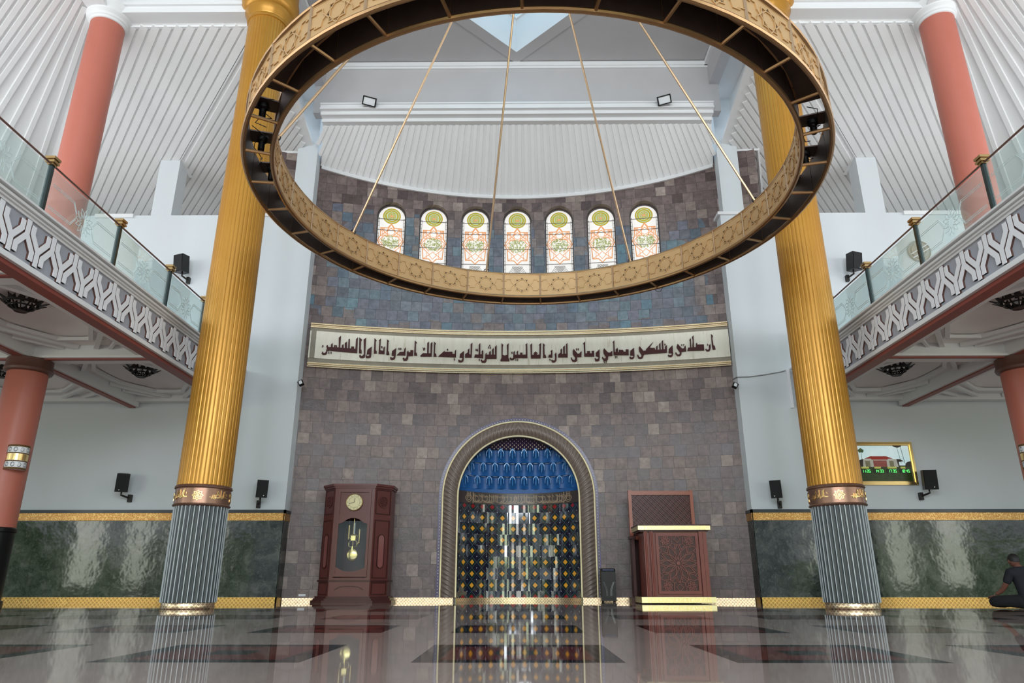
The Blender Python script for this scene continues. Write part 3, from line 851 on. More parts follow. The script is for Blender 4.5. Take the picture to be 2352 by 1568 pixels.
    part(e, 'outer_moulding', MB().tube([cyl(MX + x, zz, .05) for x, zz in frame_path(1.79)], .022, 8), 'gold_cream', True)
    # inner reveal between the moulding and the tiles
    m = MB(); P = frame_path(1.42, zb=0.0)
    for i, (x, zz) in enumerate(P): m.v += [cyl(MX + x, zz, .03), cyl(MX + x * 1.0, zz, -.25)]
    for i in range(len(P) - 1): m.f.append((2 * i, 2 * i + 1, 2 * i + 3, 2 * i + 2))
    part(e, 'reveal', m, 'brown_script')
    fnw = lambda u, v, h: cyl(MX + u, v, .002 + h)
    strip = part(e, 'beaded_strip', MB().strip(frame_path(1.845), .075, fnw, .02), 'purple_strip')
    q = MB(); P = frame_path(1.845, 110)
    acc = 0; last = P[0]; Q = []
    for p in P:
        Q.append(p)
    # evenly spaced beads
    tot = sum(math.dist(Q[i], Q[i + 1]) for i in range(len(Q) - 1)); nbe = 150; step = tot / nbe; d = 0; i = 0; pos = step / 2
    cum = [0]
    for k in range(len(Q) - 1): cum.append(cum[-1] + math.dist(Q[k], Q[k + 1]))
    k = 0
    while pos < tot:
        while cum[k + 1] < pos: k += 1
        f = (pos - cum[k]) / (cum[k + 1] - cum[k]); x = Q[k][0] + (Q[k + 1][0] - Q[k][0]) * f; zz = Q[k][1] + (Q[k + 1][1] - Q[k][1]) * f
        q.sphere(cyl(MX + x, zz, .028), .013, 6, 4); pos += step
    part(strip, 'bead', q, 'bead')['kind'] = 'stuff'
mihrab()

# ------------------------------------------------------------------ inscription band
TEXT = [[-4.836,5.898,-4.809,5.9,-4.808,5.878,-4.821,5.848,-4.837,5.852],[-4.732,5.86,-4.451,5.869,-4.01,5.858,-3.997,5.755,-4.336,5.762,-4.645,5.775,-4.703,5.765],[-4.731,5.849,-4.74,5.888,-4.705,5.914,-4.689,5.852],[-4.733,5.809,-4.703,5.765,-4.708,5.697,-4.732,5.666,-4.805,5.655,-4.834,5.687,-4.822,5.734,-4.801,5.735,-4.793,5.702,-4.756,5.704,-4.733,5.74],[-4.631,5.856,-4.632,5.931,-4.592,5.974,-4.585,5.854],[-4.551,5.856,-4.556,5.919,-4.487,5.921,-4.486,5.907,-4.526,5.904,-4.522,5.856],[-4.507,5.905,-4.486,5.907,-4.482,5.859,-4.503,5.857],[-4.44,5.864,-4.459,6.117,-4.408,6.178,-4.407,5.861],[-4.364,5.858,-4.37,5.926,-4.33,5.964,-4.322,5.861],[-4.289,5.857,-4.305,5.989,-4.254,6.033,-4.241,5.854],[-4.214,5.856,-4.221,6.093,-4.188,6.113,-4.176,5.853],[-4.139,5.855,-4.143,5.913,-4.074,5.917,-4.069,5.854],[-4.037,5.856,-4.039,6.111,-3.996,6.166,-3.987,5.756,-4.014,5.754],[-3.944,5.758,-3.961,6.163,-3.892,6.109,-3.911,6.072,-3.908,5.864,-3.884,5.831,-3.879,5.75],[-3.854,6.111,-3.796,6.167,-3.79,5.71,-3.802,5.651,-3.844,5.632,-3.908,5.634,-3.933,5.678,-3.92,5.719,-3.898,5.715,-3.895,5.681,-3.858,5.688,-3.823,5.731],[-3.753,5.735,-3.745,5.85,-3.644,5.943,-3.64,5.741,-3.651,5.66,-3.704,5.64,-3.769,5.642,-3.778,5.704,-3.758,5.723,-3.745,5.689,-3.697,5.698,-3.684,5.744],[-4.68,5.744,-4.654,5.746,-4.654,5.689,-4.671,5.699],[-4.627,5.748,-4.601,5.75,-4.602,5.693,-4.618,5.697],[-3.582,5.767,-3.591,6.168,-3.533,6.112,-3.553,6.088,-3.544,5.856,-3.515,5.828,-3.512,5.771],[-3.468,5.767,-3.467,6.105,-3.483,6.109,-3.432,6.165,-3.43,5.856,-3.359,5.848,-3.357,5.924,-3.322,5.966,-3.321,5.763],[-3.415,5.967,-3.382,5.969,-3.384,5.917,-3.406,5.921],[-3.276,5.748,-3.278,6.156,-3.226,6.112,-3.241,6.093,-3.238,5.843,-3.216,5.832,-3.198,5.752],[-3.145,5.737,-3.142,5.847,-3.04,5.934,-3.046,5.724,-3.058,5.654,-3.106,5.623,-3.166,5.627,-3.18,5.684,-3.154,5.702,-3.136,5.674,-3.098,5.682,-3.084,5.728],[-2.986,5.942,-2.958,5.943,-2.961,5.891,-2.977,5.89],[-2.942,5.944,-2.914,5.945,-2.917,5.893,-2.934,5.892],[-3.019,5.749,-2.942,5.839,-2.849,5.843,-2.841,5.919,-2.805,5.962,-2.806,5.752],[-2.772,5.748,-2.772,5.846,-2.74,5.883,-2.733,5.842,-2.689,5.838,-2.686,5.897,-2.614,5.894,-2.618,5.748,-2.734,5.738,-2.736,5.668,-2.766,5.621,-2.843,5.612,-2.868,5.674,-2.852,5.692,-2.83,5.687,-2.823,5.664,-2.786,5.678],[-2.591,5.761,-2.589,6.082,-2.587,6.153,-2.535,6.102,-2.556,6.083,-2.551,5.838,-2.528,5.827,-2.514,5.758],[-2.387,5.992,-2.363,5.952,-2.336,5.982,-2.318,5.942,-2.346,5.941,-2.328,5.907,-2.366,5.905,-2.374,5.952],[-2.438,5.757,-2.369,5.829,-2.269,5.827,-2.274,6.096,-2.231,6.139,-2.23,5.828,-2.186,5.83,-2.19,6.087,-2.147,6.136,-2.15,5.749,-2.426,5.74],[-2.106,5.75,-2.103,6.143,-2.056,6.092,-2.072,6.068,-2.075,5.833,-2.047,5.828,-2.028,5.753],[-1.989,5.754,-1.898,5.844,-1.833,5.91,-1.832,5.881,-1.637,5.886,-1.63,5.827,-1.58,5.829,-1.576,5.905,-1.544,5.947,-1.544,5.742],[-1.779,5.958,-1.745,5.959,-1.744,5.924,-1.772,5.918],[-1.593,5.711,-1.565,5.712,-1.57,5.66,-1.586,5.665],[-1.455,5.738,-1.446,5.826,-1.345,5.915,-1.348,5.699,-1.358,5.641,-1.402,5.617,-1.474,5.615,-1.486,5.673,-1.464,5.685,-1.442,5.662,-1.397,5.663,-1.376,5.733],[-1.316,5.775,-1.317,5.828,-1.251,5.876,-1.252,5.946,-1.211,5.983,-1.211,5.83,-1.177,5.825,-1.182,6.089,-1.138,6.137,-1.148,5.743,-1.315,5.74],[-1.062,5.979,-1.039,5.95,-1.018,5.985,-0.989,5.939,-1.005,5.909,-1.026,5.944,-1.05,5.92],[-1.086,5.75,-1.065,5.826,-0.976,5.822,-0.974,6.086,-0.938,6.134,-0.933,5.828,-0.897,5.834,-0.899,5.916,-0.86,5.946,-0.857,5.729],[-0.968,5.711,-0.94,5.711,-0.951,5.658,-0.968,5.67],[-0.808,5.824,-0.802,5.847,-0.775,5.877,-0.774,5.824,-0.712,5.824,-0.713,5.889,-0.669,5.93,-0.668,5.825,-0.634,5.825,-0.641,5.954,-0.596,6.002,-0.595,5.825,-0.561,5.826,-0.566,6.026,-0.52,6.079,-0.521,5.721,-0.767,5.719,-0.778,5.649,-0.811,5.613,-0.889,5.613,-0.918,5.67,-0.901,5.706,-0.878,5.665,-0.834,5.666,-0.812,5.718],[-0.71,6.083,-0.681,6.084,-0.692,6.048,-0.709,6.054],[-0.737,6.042,-0.709,6.036,-0.72,5.989,-0.734,5.995],[-0.687,6.036,-0.664,6.031,-0.675,5.978,-0.692,5.989],[-0.426,5.674,-0.398,5.744,-0.4,6.133,-0.355,6.086,-0.366,6.05,-0.37,5.826,-0.314,5.803,-0.253,5.827,-0.264,6.08,-0.219,6.133,-0.224,5.745,-0.196,5.675,-0.202,5.657,-0.42,5.657],[-0.191,5.722,-0.174,5.762,-0.152,5.733,-0.107,5.727,-0.095,5.891,-0.062,5.932,-0.062,5.827,-0.011,5.827,-0.017,5.897,0.023,5.938,0.017,5.827,0.073,5.826,0.073,5.879,0.131,5.879,0.131,5.744,-0.062,5.733,-0.096,5.686,-0.168,5.687],[-0.152,5.897,-0.118,5.903,-0.124,5.85,-0.14,5.85],[-0.045,5.716,-0.023,5.716,-0.029,5.663,-0.043,5.675],[-0.0,5.715,0.022,5.715,0.016,5.663,0.003,5.675],[0.113,5.826,0.214,5.826,0.221,6.085,0.207,6.085,0.253,6.138,0.258,5.738,0.113,5.738],[0.342,5.731,0.334,6.084,0.376,6.131,0.371,5.819,0.422,5.824,0.439,5.859,0.411,5.859,0.462,5.912,0.517,5.858,0.483,5.853,0.494,5.823,0.556,5.823,0.565,6.076,0.548,6.082,0.605,6.134,0.588,5.729],[0.648,5.74,0.653,6.128,0.7,6.08,0.688,6.051,0.69,5.827,0.713,5.815,0.732,5.75,0.717,5.739],[0.779,5.75,0.797,5.82,0.847,5.819,0.854,5.901,0.841,5.913,0.889,5.947,0.885,5.742],[0.806,5.714,0.839,5.702,0.827,5.656,0.814,5.668],[0.942,5.829,0.982,5.875,0.991,5.758,0.984,5.665,0.949,5.619,0.882,5.614,0.855,5.667,0.873,5.69,0.895,5.666,0.939,5.666,0.952,5.735],[1.03,5.746,1.031,5.816,1.094,5.873,1.09,5.944,1.13,5.978,1.127,5.831,1.16,5.831,1.159,6.013,1.205,6.053,1.2,5.836,1.233,5.835,1.234,6.082,1.272,6.122,1.27,5.741],[1.421,5.96,1.523,5.828,1.567,5.833,1.579,5.856,1.623,5.895,1.615,5.744,1.509,5.747,1.501,5.654,1.472,5.62,1.394,5.622,1.352,5.692,1.353,5.733,1.37,5.738,1.39,5.68,1.434,5.661,1.458,5.725,1.4,5.819,1.397,5.901],[1.482,5.97,1.51,5.969,1.503,5.922,1.487,5.928],[1.527,5.968,1.558,5.968,1.548,5.921,1.531,5.927],[1.682,5.754,1.681,6.082,1.665,6.094,1.717,6.145,1.718,5.834,1.756,5.833,1.758,5.891,1.831,5.895,1.829,5.831,1.873,5.829,1.875,5.894,1.936,5.892,1.933,5.746],[1.97,5.756,1.973,5.838,2.071,5.928,2.071,5.718,2.054,5.637,2.014,5.616,1.954,5.623,1.94,5.688,1.963,5.71,1.978,5.675,2.028,5.685,2.041,5.731],[2.188,5.953,2.277,5.838,2.332,5.83,2.344,5.847,2.387,5.875,2.386,5.747,2.284,5.745,2.269,5.653,2.235,5.62,2.158,5.634,2.123,5.705,2.141,5.739,2.161,5.692,2.204,5.678,2.223,5.724,2.166,5.819,2.164,5.901],[2.158,5.622,2.18,5.621,2.189,5.575,2.172,5.576],[2.212,5.609,2.24,5.614,2.227,5.568,2.213,5.574],[2.412,5.763,2.421,6.09,2.405,6.102,2.45,6.153,2.449,5.843,2.476,5.842,2.477,5.912,2.52,5.945,2.53,5.921,2.526,5.84,2.529,5.758],[2.443,5.733,2.471,5.732,2.457,5.675],[2.482,5.731,2.509,5.73,2.496,5.679],[2.425,5.841,2.475,5.839,2.473,5.909,2.519,5.947,2.519,5.837,2.546,5.836,2.549,5.899,2.653,5.889,2.673,5.842,2.717,5.84,2.72,5.903,2.794,5.896,2.787,5.749,2.422,5.765],[2.821,5.742,2.833,5.857,2.93,5.934,2.93,5.725,2.916,5.668,2.876,5.641,2.811,5.65,2.802,5.697,2.825,5.713,2.845,5.683,2.89,5.693,2.902,5.727],[3.069,5.968,3.154,5.841,3.214,5.844,3.216,5.873,3.408,6.062,3.311,5.914,3.435,5.901,3.443,5.854,3.465,5.853,3.47,5.928,3.51,5.96,3.503,5.851,3.546,5.848,3.544,5.987,3.583,6.031,3.578,5.852,3.611,5.85,3.614,6.058,3.652,6.097,3.646,5.854,3.681,5.852,3.686,5.921,3.737,5.958,3.723,5.763,3.176,5.748,3.147,5.715,3.127,5.658,3.082,5.637,3.018,5.652,2.995,5.722,3.002,5.751,3.023,5.744,3.037,5.697,3.074,5.678,3.109,5.716,3.05,5.835,3.044,5.917],[3.675,5.996,3.707,5.994,3.698,5.949,3.677,5.956],[3.76,5.749,3.772,5.852,3.871,5.943,3.871,5.73,3.856,5.674,3.817,5.642,3.753,5.658,3.74,5.693,3.763,5.714,3.777,5.69,3.831,5.699,3.845,5.738],[3.996,5.975,4.094,5.842,4.142,5.844,4.15,5.884,4.185,5.916,4.189,5.767,4.076,5.757,4.066,5.695,4.032,5.657,3.967,5.656,3.925,5.727,3.927,5.755,3.948,5.748,3.971,5.701,4.013,5.693,4.038,5.742,3.976,5.85,3.964,5.897],[4.081,5.952,4.107,5.95,4.093,5.905],[4.129,5.955,4.156,5.953,4.141,5.902],[4.216,5.776,4.239,5.855,4.287,5.857,4.295,6.035,4.283,6.053,4.324,6.096,4.318,5.855,4.34,5.853,4.365,6.041,4.353,6.123,4.395,6.166,4.382,5.856,4.424,5.853,4.431,5.933,4.461,5.971,4.467,5.918,4.62,5.912,4.617,5.758],[4.738,5.874,4.773,5.917,4.777,5.837,4.765,5.77,4.736,5.732,4.673,5.731,4.645,5.779,4.663,5.8,4.681,5.771,4.729,5.778],[4.699,5.917,4.725,5.91,4.717,5.876,4.702,5.883],[4.811,6.167,4.854,6.117,4.845,6.077,4.833,6.061,4.847,5.866,4.873,5.858,4.885,5.766,4.817,5.76,4.805,5.858]]
def band():
    e = empty('inscription_panel', cyl(0, 5.9, 0), 'long cream panel of maroon Arabic letters curving across the slate wall', 'inscription panel')
    S0, S1 = -5.15, 5.22
    def pl(z0, z1, h, mat, name, s0=S0, s1=S1, parent=e):
        m = MB()
        m.grid(60, 1, lambda a, b: cyl(s0 + (s1 - s0) * a, z0 + (z1 - z0) * b, h))
        m.grid(60, 1, lambda a, b: cyl(s0 + (s1 - s0) * a, z0, h * b)); m.grid(60, 1, lambda a, b: cyl(s0 + (s1 - s0) * a, z1, h * b))
        for s_ in (s0, s1): m.grid(1, 1, lambda a, b: cyl(s_, z0 + (z1 - z0) * b, h * a))
        return part(parent, name, m, mat)
    pl(5.42, 6.42, .05, 'stone_strip', 'stone_border')
    pl(5.565, 6.265, .065, 'cream', 'panel')
    pl(5.565, 6.265, .068, 'stone_strip', 'stain', -5.12, -5.0)
    for zc, rr in ((6.455, .022), (6.41, .016), (6.37, .024), (5.40, .020), (5.355, .016), (5.445, .022)):
        part(e, 'moulding', MB().tube([cyl(S0 + (S1 - S0) * i / 60, zc, .065) for i in range(61)], rr, 8), 'pale_brass', True)
    for pts in TEXT:
        P = [(pts[i], pts[i + 1]) for i in range(0, len(pts), 2)]
        part(e, 'letter', MB().poly(P, lambda u, v, h: cyl(u, v, .066 + h), .03), 'letter')
band()
tag(MB().poly([(-4.86, .12), (-4.71, .12), (-4.71, .165), (-4.86, .165)], lambda u, v, h: cyl(u, v, .004 + h), .004).build('paper_label', 'paper'), 'tiny white paper label stuck low on the slate wall beside the grandfather clock', 'label')

# ------------------------------------------------------------------ fluted gold columns
def gold_column(cx, label, star_a, script_a):
    cy = 12.3
    e = empty('fluted_column', (cx, cy, 0), label, 'column', 'golden fluted columns')
    part(e, 'base_ring', MB().lathe([(.405, 0), (.41, .01), (.41, .085), (.40, .10)], cx, cy, 48), 'gold_bright', True, uvfn=lambda v: (atan2(v[1] - cy, v[0] - cx) * .41, v[2]))
    NF = 36
    def flute(t):
        f = (t * NF / (2 * pi)) % 1; return 1 - .045 * (sin(pi * f) ** .7 if 0 < f < 1 else 0)
    part(e, 'marble_shaft', MB().lathe([(.43, .10), (.43, 1.62)], cx, cy, NF * 8, flute), 'marble_grey')
    q = MB()
    for k in range(NF):
        t = 2 * pi * k / NF; q.bar((cx + .4305 * cos(t), cy + .4305 * sin(t), .10), (cx + .4305 * cos(t), cy + .4305 * sin(t), 1.62), .010, .010, (cos(t), sin(t), 0))
    part(e, 'flute_fillet', q, 'flute_edge')
    c = part(e, 'collar', MB().lathe([(.435, 1.61), (.455, 1.62), (.465, 1.635), (.455, 1.65), (.447, 1.655), (.445, 1.90), (.455, 1.905), (.468, 1.92), (.458, 1.935), (.462, 1.945), (.45, 1.96), (.43, 1.965)], cx, cy, 64), 'collar', True)
    q = MB()
    fn = lambda u, v, h: (cx + (.446 + h) * sin(u / .446), cy - (.446 + h) * cos(u / .446), v)
    def star(u0):
        P = []
        for k in range(16):
            r = .082 if k % 2 == 0 else .058; P.append((u0 + r * cos(pi * k / 8), 1.775 + r * sin(pi * k / 8)))
        q.strip(P, .012, fn, .010, True); q.strip([(u0 + .045 * cos(pi * k / 5), 1.775 + .045 * sin(pi * k / 5)) for k in range(10)], .008, fn, .010, True)
        for k in range(4): q.strip([(u0 - .04 * cos(pi * k / 4), 1.775 - .04 * sin(pi * k / 4)), (u0 + .04 * cos(pi * k / 4), 1.775 + .04 * sin(pi * k / 4))], .007, fn, .009)
    def script(u0, w):
        # letters of the copper band, drawn as strokes
        b = 1.745
        q.strip([(u0 + w * .98, b + .01), (u0 + w * .85, b + .012), (u0 + w * .80, b + .03)], .014, fn, .010)
        q.strip([(u0 + w * .95, b + .05), (u0 + w * .92, b + .085)], .008, fn, .009)
        q.strip([(u0 + w * .84, b + .13), (u0 + w * .79, b + .09), (u0 + w * .78, b + .01)], .011, fn, .010)
        q.strip([(u0 + w * .75, b + .12), (u0 + w * .72, b + .06), (u0 + w * .71, b + .008), (u0 + w * .6, b + .004)], .012, fn, .010)
        q.strip([(u0 + w * (.61 + .04 * cos(t)), b + .012 + .022 * sin(t)) for t in [2 * pi * k / 8 for k in range(8)]], .009, fn, .010, True)
        q.strip([(u0 + w * .56, b + .13), (u0 + w * .57, b + .02), (u0 + w * .45, b + .005), (u0 + w * .2, b + .0)], .012, fn, .010)
        q.strip([(u0 + w * .49, b + .06), (u0 + w * .49, b + .01)], .010, fn, .010)
        q.strip([(u0 + w * .38, b + .04), (u0 + w * .43, b + .075), (u0 + w * .38, b + .11), (u0 + w * .33, b + .075)], .009, fn, .010, True)
        for k in (.30, .22, .15): q.strip([(u0 + w * k, b + .05), (u0 + w * (k - .01), b + .0), (u0 + w * (k - .06), b - .025)], .010, fn, .010)
        q.strip([(u0 + w * .15, b - .0), (u0, b + .012)], .010, fn, .010)
    for k in range(4):
        star(star_a + k * pi / 2 * .446); script(script_a + k * pi / 2 * .446, .36)
    part(c, 'gold_lettering', q, 'gold_trim')
    def reed(t):
        f = (t * NF / (2 * pi)) % 1; return 1 - .020 * (1 - sin(pi * f) ** .45 if 0 < f < 1 else 1)
    part(e, 'golden_shaft', MB().lathe([(.44, 1.965), (.432, 5.0), (.415, 9.0), (.405, 11.80)], cx, cy, NF * 6, reed), 'gold_shaft')
    part(e, 'capital', MB().lathe([(.41, 11.80), (.43, 11.81), (.44, 11.85), (.43, 11.88), (.44, 11.9), (.46, 11.98), (.50, 12.05), (.50, 12.10), (.54, 12.13), (.585, 12.22), (.60, 12.30), (.60, 12.42), (.57, 12.44), (.57, 12.79)], cx, cy, 64), 'gold_shaft', True)
    return e
gold_column(-5.405, 'golden fluted column beside the left balcony with grey marble foot', .10, -.42)
gold_column(5.44, 'golden fluted column beside the right balcony near the framed picture', -.14, .04)

# ------------------------------------------------------------------ terracotta columns
def red_column(sg, label):
    cx, cy = (9.10 if sg > 0 else -8.93), 12.32
    e = empty('round_column', (cx, cy, 0), label, 'column', 'terracotta columns')
    part(e, 'plinth', MB().lathe([(.38, 0), (.38, .1), (.345, .12), (.342, 1.20), (.36, 1.22), (.36, 1.27), (.335, 1.29)], cx, cy, 40), 'black', True)
    part(e, 'lower_shaft', MB().lathe([(.335, 1.28), (.325, 4.02)], cx, cy, 48), 'terracotta', True)
    part(e, 'collar', MB().lathe([(.33, 4.0), (.38, 4.02), (.395, 4.06), (.38, 4.10), (.37, 4.12), (.37, 4.25)], cx, cy, 48), 'brown_collar', True)
    part(e, 'upper_shaft', MB().lathe([(.345, 5.08), (.34, 8.5), (.335, 11.88)], cx, cy, 48), 'terracotta', True)
    part(e, 'capital', MB().lathe([(.34, 11.86), (.36, 11.87), (.365, 11.92), (.39, 11.93), (.40, 11.98), (.46, 12.03), (.47, 12.10), (.50, 12.13), (.52, 12.22), (.52, 12.36)], cx, cy, 48), 'white', True)
    return e
red_column(-1, 'terracotta round column rising through the left balcony')
red_column(1, 'terracotta round column rising through the right balcony')

def sconce(cx, cy, z0, h, r, label):
    e = empty('column_sconce', (cx, cy, z0), label, 'wall lamp', 'banded lamps on the terracotta columns')
    part(e, 'shade', MB().lathe([(r, z0), (r, z0 + h)], cx, cy, 32), 'relief_white', True)
    part(e, 'gold_band', MB().lathe([(r + .006, z0 + h * .36), (r + .006, z0 + h * .64)], cx, cy, 32), 'gold_trim', True)
    q = MB()
    for f in (0, .04, .33, .67, .96, 1): q.tube([(cx + (r + .006) * cos(t), cy + (r + .006) * sin(t), z0 + h * f) for t in [2 * pi * k / 28 for k in range(28)]], .008, 5, True)
    part(e, 'ring', q, 'brass', True)
    for zc in (.18, .82):
        q = MB()
        for k in range(10):
            t0 = 2 * pi * k / 10
            q.tube([(cx + (r + .004) * cos(t0 + .16 * cos(u)), cy + (r + .004) * sin(t0 + .16 * cos(u)), z0 + h * (zc + .09 * sin(u))) for u in [2 * pi * j / 8 for j in range(8)]], .006, 4, True)
        part(e, 'knot_relief', q, 'steel', True)
sconce(-8.64, 12.12, 2.24, .40, .155, 'banded lamp low on the left terracotta column')
sconce(8.79, 12.12, 2.24, .40, .155, 'banded lamp low on the right terracotta column')
sconce(-9.06, 11.90, 5.2, .42, .13, 'banded lamp on the left terracotta column above the balcony floor')

# ------------------------------------------------------------------ balconies
def balcony(sg, label):
    e = empty('balcony', (sg * 6.5, 16, 4.25), label, 'balcony')
    Y0, Y1 = .5, 15.93
    def X(a, b): return (min(sg * a, sg * b), max(sg * a, sg * b))
    def bx(m, a, b, y0, y1, z0, z1): x = X(a, b); return m.box(x[0], x[1], y0, y1, z0, z1)
    part(e, 'floor_slab', bx(MB(), 6.62, 15.5, Y0, Y1, 4.72, 5.08), 'soffit')
    part(e, 'fascia', bx(MB(), 6.52, 6.66, Y0, Y1, 4.36, 5.02), 'fascia_grey')
    m = MB()
    bx(m, 6.47, 6.66, Y0, Y1, 4.33, 4.38); bx(m, 6.44, 6.66, Y0, Y1, 4.29, 4.335); bx(m, 6.50, 6.66, Y0, Y1, 4.38, 4.40)
    part(e, 'lower_moulding', m, 'white')
    m = MB()
    bx(m, 6.49, 6.75, Y0, Y1, 4.99, 5.03); bx(m, 6.46, 6.75, Y0, Y1, 5.03, 5.06); bx(m, 6.42, 6.75, Y0, Y1, 5.065, 5.10); bx(m, 6.45, 6.75, Y0, Y1, 5.10, 5.12); bx(m, 6.38, 6.75, Y0, Y1, 5.125, 5.15)
    part(e, 'cornice', m, 'white')
    # beams with their red stripe
    xs = [(6.50, 6.72)]; 
    m = MB(); bx(m, 6.50, 6.70, Y0, Y1, 4.23, 4.29); bx(m, 8.86, 9.0, Y0, Y1, 4.235, 4.26); bx(m, 12.52, 12.62, Y0, Y1, 4.235, 4.26)
    for y in (1.2, 4.85, 8.5, 12.18): bx(m, 6.7, 15.2, y, y + .06, 4.235, 4.26)
    part(e, 'red_stripe', m, 'red_stripe')
    m = MB(); rows = (1.2, 4.85, 8.5, 12.18, 15.85); cols = (6.6, 8.93, 12.57)
    for y in rows[:-1]:
        bx(m, 6.7, 15.2, y - .02, y + .34, 4.26, 4.72); bx(m, 6.7, 15.2, y - .06, y, 4.26, 4.30)
    bx(m, 6.7, 15.2, 15.75, Y1, 4.36, 4.72); bx(m, 6.7, 15.2, 15.65, Y1, 4.50, 4.6)
    for x in cols[1:]: bx(m, x - .14, x + .20, Y0, Y1, 4.26, 4.72)
    bx(m, 6.66, 6.9, Y0, Y1, 4.30, 4.72)
    part(e, 'soffit_beam', m, 'white')
    # coffers: a shallow oval dome inside crossing ribs
    for ci, (xa, xb) in enumerate(((6.9, 8.79), (9.13, 12.43))):
        for ri in range(4):
            ya, yb = rows[ri] + .34, rows[ri + 1] - (.02 if ri < 3 else .1)
            cx, cy = (xa + xb) / 2, (ya + yb) / 2; ax, ay = (xb - xa) / 2, (yb - ya) / 2
            ex, ey = ax * .80, ay * .80; NA = 40; m = MB(); R_ = []
            levels = [('rect', 4.62), (1.0, 4.62), (1.0, 4.66), (.93, 4.66), (.86, 4.715), (.62, 4.79), (.30, 4.83), (.30, 4.845), (.24, 4.845), (.24, 4.865), (.01, 4.88)]
            for lv, z in levels:
                for k in range(NA):
                    t = 2 * pi * k / NA; c, s_ = cos(t), sin(t)
                    if lv == 'rect':
                        q_ = min(ax / max(abs(ex * c), 1e-6), ay / max(abs(ey * s_), 1e-6)); px, py = ex * c * q_, ey * s_ * q_
                    elif lv < .5: px, py = ex * lv * c, ex * lv * s_
                    else: px, py = ex * lv * c, ey * lv * s_
                    m.v.append((sg * (cx + px), cy + py, z - 4.62 + 4.50))
            for i in range(len(levels) - 1):
                for k in range(NA):
                    k2 = (k + 1) % NA; m.f.append((i * NA + k, i * NA + k2, (i + 1) * NA + k2, (i + 1) * NA + k))
            cf = part(e, 'coffer', m, 'soffit', True)
            r = MB()
            for sx in (-1, 1):
                for sy in (-1, 1):
                    r.bar((sg * (cx + sx * ax * .18), cy + sy * ay, 4.47), (sg * (cx + sx * ax), cy + sy * ay * .30, 4.47), .08, .10)
                    r.bar((sg * (cx + sx * ax), cy + sy * ay * .62, 4.46), (sg * (cx + sx * ax * .45), cy + sy * ay, 4.46), .05, .08)
            pts = [(sg * (cx + ex * 1.03 * cos(t)), cy + ey * 1.03 * sin(t), 4.485) for t in [2 * pi * (k + .5) / 8 for k in range(8)]]
            for k in range(8): r.bar(pts[k], pts[(k + 1) % 8], .07, .06)
            part(cf, 'crossing_rib', r, 'white')
    # interlocking fork relief
    m = MB(); m2 = MB(); P = .526; w = .080; d = .106
    fn = lambda u, v, h: (sg * (6.52 - h), u, v)
    zb, zt = 4.425, 4.965; hx = P / 2 - d
    y = 1.0 + .24
    while y < 15.6:
        # upright fork at y, inverted at y+P/2
        zc = zb + .17; zk = zt - .15
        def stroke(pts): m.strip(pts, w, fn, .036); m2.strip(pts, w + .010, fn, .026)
        stroke([(y, zb - .012), (y, zc + .05)])
        for s_ in (-1, 1):
            stroke([(y, zc + .03), (y + s_ * hx, zk - .0), (y + s_ * hx, zt - .03)])
        yy = y + P / 2; zc2 = zt - .17; zk2 = zb + .15
        stroke([(yy, zt + .012), (yy, zc2 - .05)])
        for s_ in (-1, 1):
            stroke([(yy, zc2 - .03), (yy + s_ * hx, zk2), (yy + s_ * hx, zb + .03)])
        y += P
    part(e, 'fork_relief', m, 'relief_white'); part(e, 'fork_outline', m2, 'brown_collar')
    q = MB(); y = 1.24
    # thin brown outline: the painted sides of every fork
    return e
balcony(-1, 'left balcony with white forked relief along its grey edge')
balcony(1, 'right balcony with white forked relief along its grey edge')

def railing(sg, ys, label):
    x = sg * 6.60
    e = empty('glass_railing', (x, 16, 5.15), label, 'railing')
    part(e, 'handrail', MB().tube([(x, .6, 6.02), (x, 15.9, 6.02)], .015, 8), 'brown_collar', True)
    for y in ys:
        p = part(e, 'post', MB().bar((x, y, 5.15), (x, y, 6.02), .055, .055, (1, 0, 0)), 'post_green')
        part(p, 'cap', MB().box(x - .045, x + .045, y - .045, y + .045, 6.0, 6.03).box(x - .065, x + .065, y - .065, y + .065, 6.03, 6.06).box(x - .05, x + .05, y - .05, y + .05, 6.06, 6.085).box(x - .07, x + .07, y - .07, y + .07, 6.085, 6.12), 'brass')
    L = sorted(ys); L = [.6] + L + [15.9]
    for a, b in zip(L[:-1], L[1:]):
        if b - a < .4: continue
        g = part(e, 'glass_panel', B(x - .006, x + .006, a + .05, b - .05, 5.18, 5.97), 'glass')
        q = MB(); c = (a + b) / 2; fn = lambda u, v, h: (x - sg * (.008 + h), u, v)
        zc = 5.58
        for k in range(12):
            t = 2 * pi * k / 12; u, v = cos(t), sin(t)
            q.strip([(c + .07 * u, zc + .07 * v), (c + .14 * u - .035 * v, zc + .14 * v + .035 * u), (c + .21 * u, zc + .21 * v), (c + .14 * u + .035 * v, zc + .14 * v - .035 * u)], .008, fn, .002, True)
        for s_ in (-1, 1):
            for o in (0, .03):
                q.strip([(c + s_ * .2, zc + .02 + o), (c + s_ * .30, zc + .16 + o), (c + s_ * ((b - a) / 2 - .1), zc + .16 + o)], .008, fn, .002)
                q.strip([(c + s_ * .2, zc - .02 - o), (c + s_ * .30, zc - .16 - o), (c + s_ * ((b - a) / 2 - .1), zc - .16 - o)], .008, fn, .002)
        part(g, 'etched_flower', q, 'etch')
railing(-1, [3.16, 4.98, 6.80, 8.63, 10.45, 12.24, 13.80, 15.5], 'glass railing with dark green posts along the left balcony')
railing(1, [3.20, 5.02, 6.86, 8.70, 10.51, 12.22, 13.9, 15.5], 'glass railing with dark green posts along the right balcony')

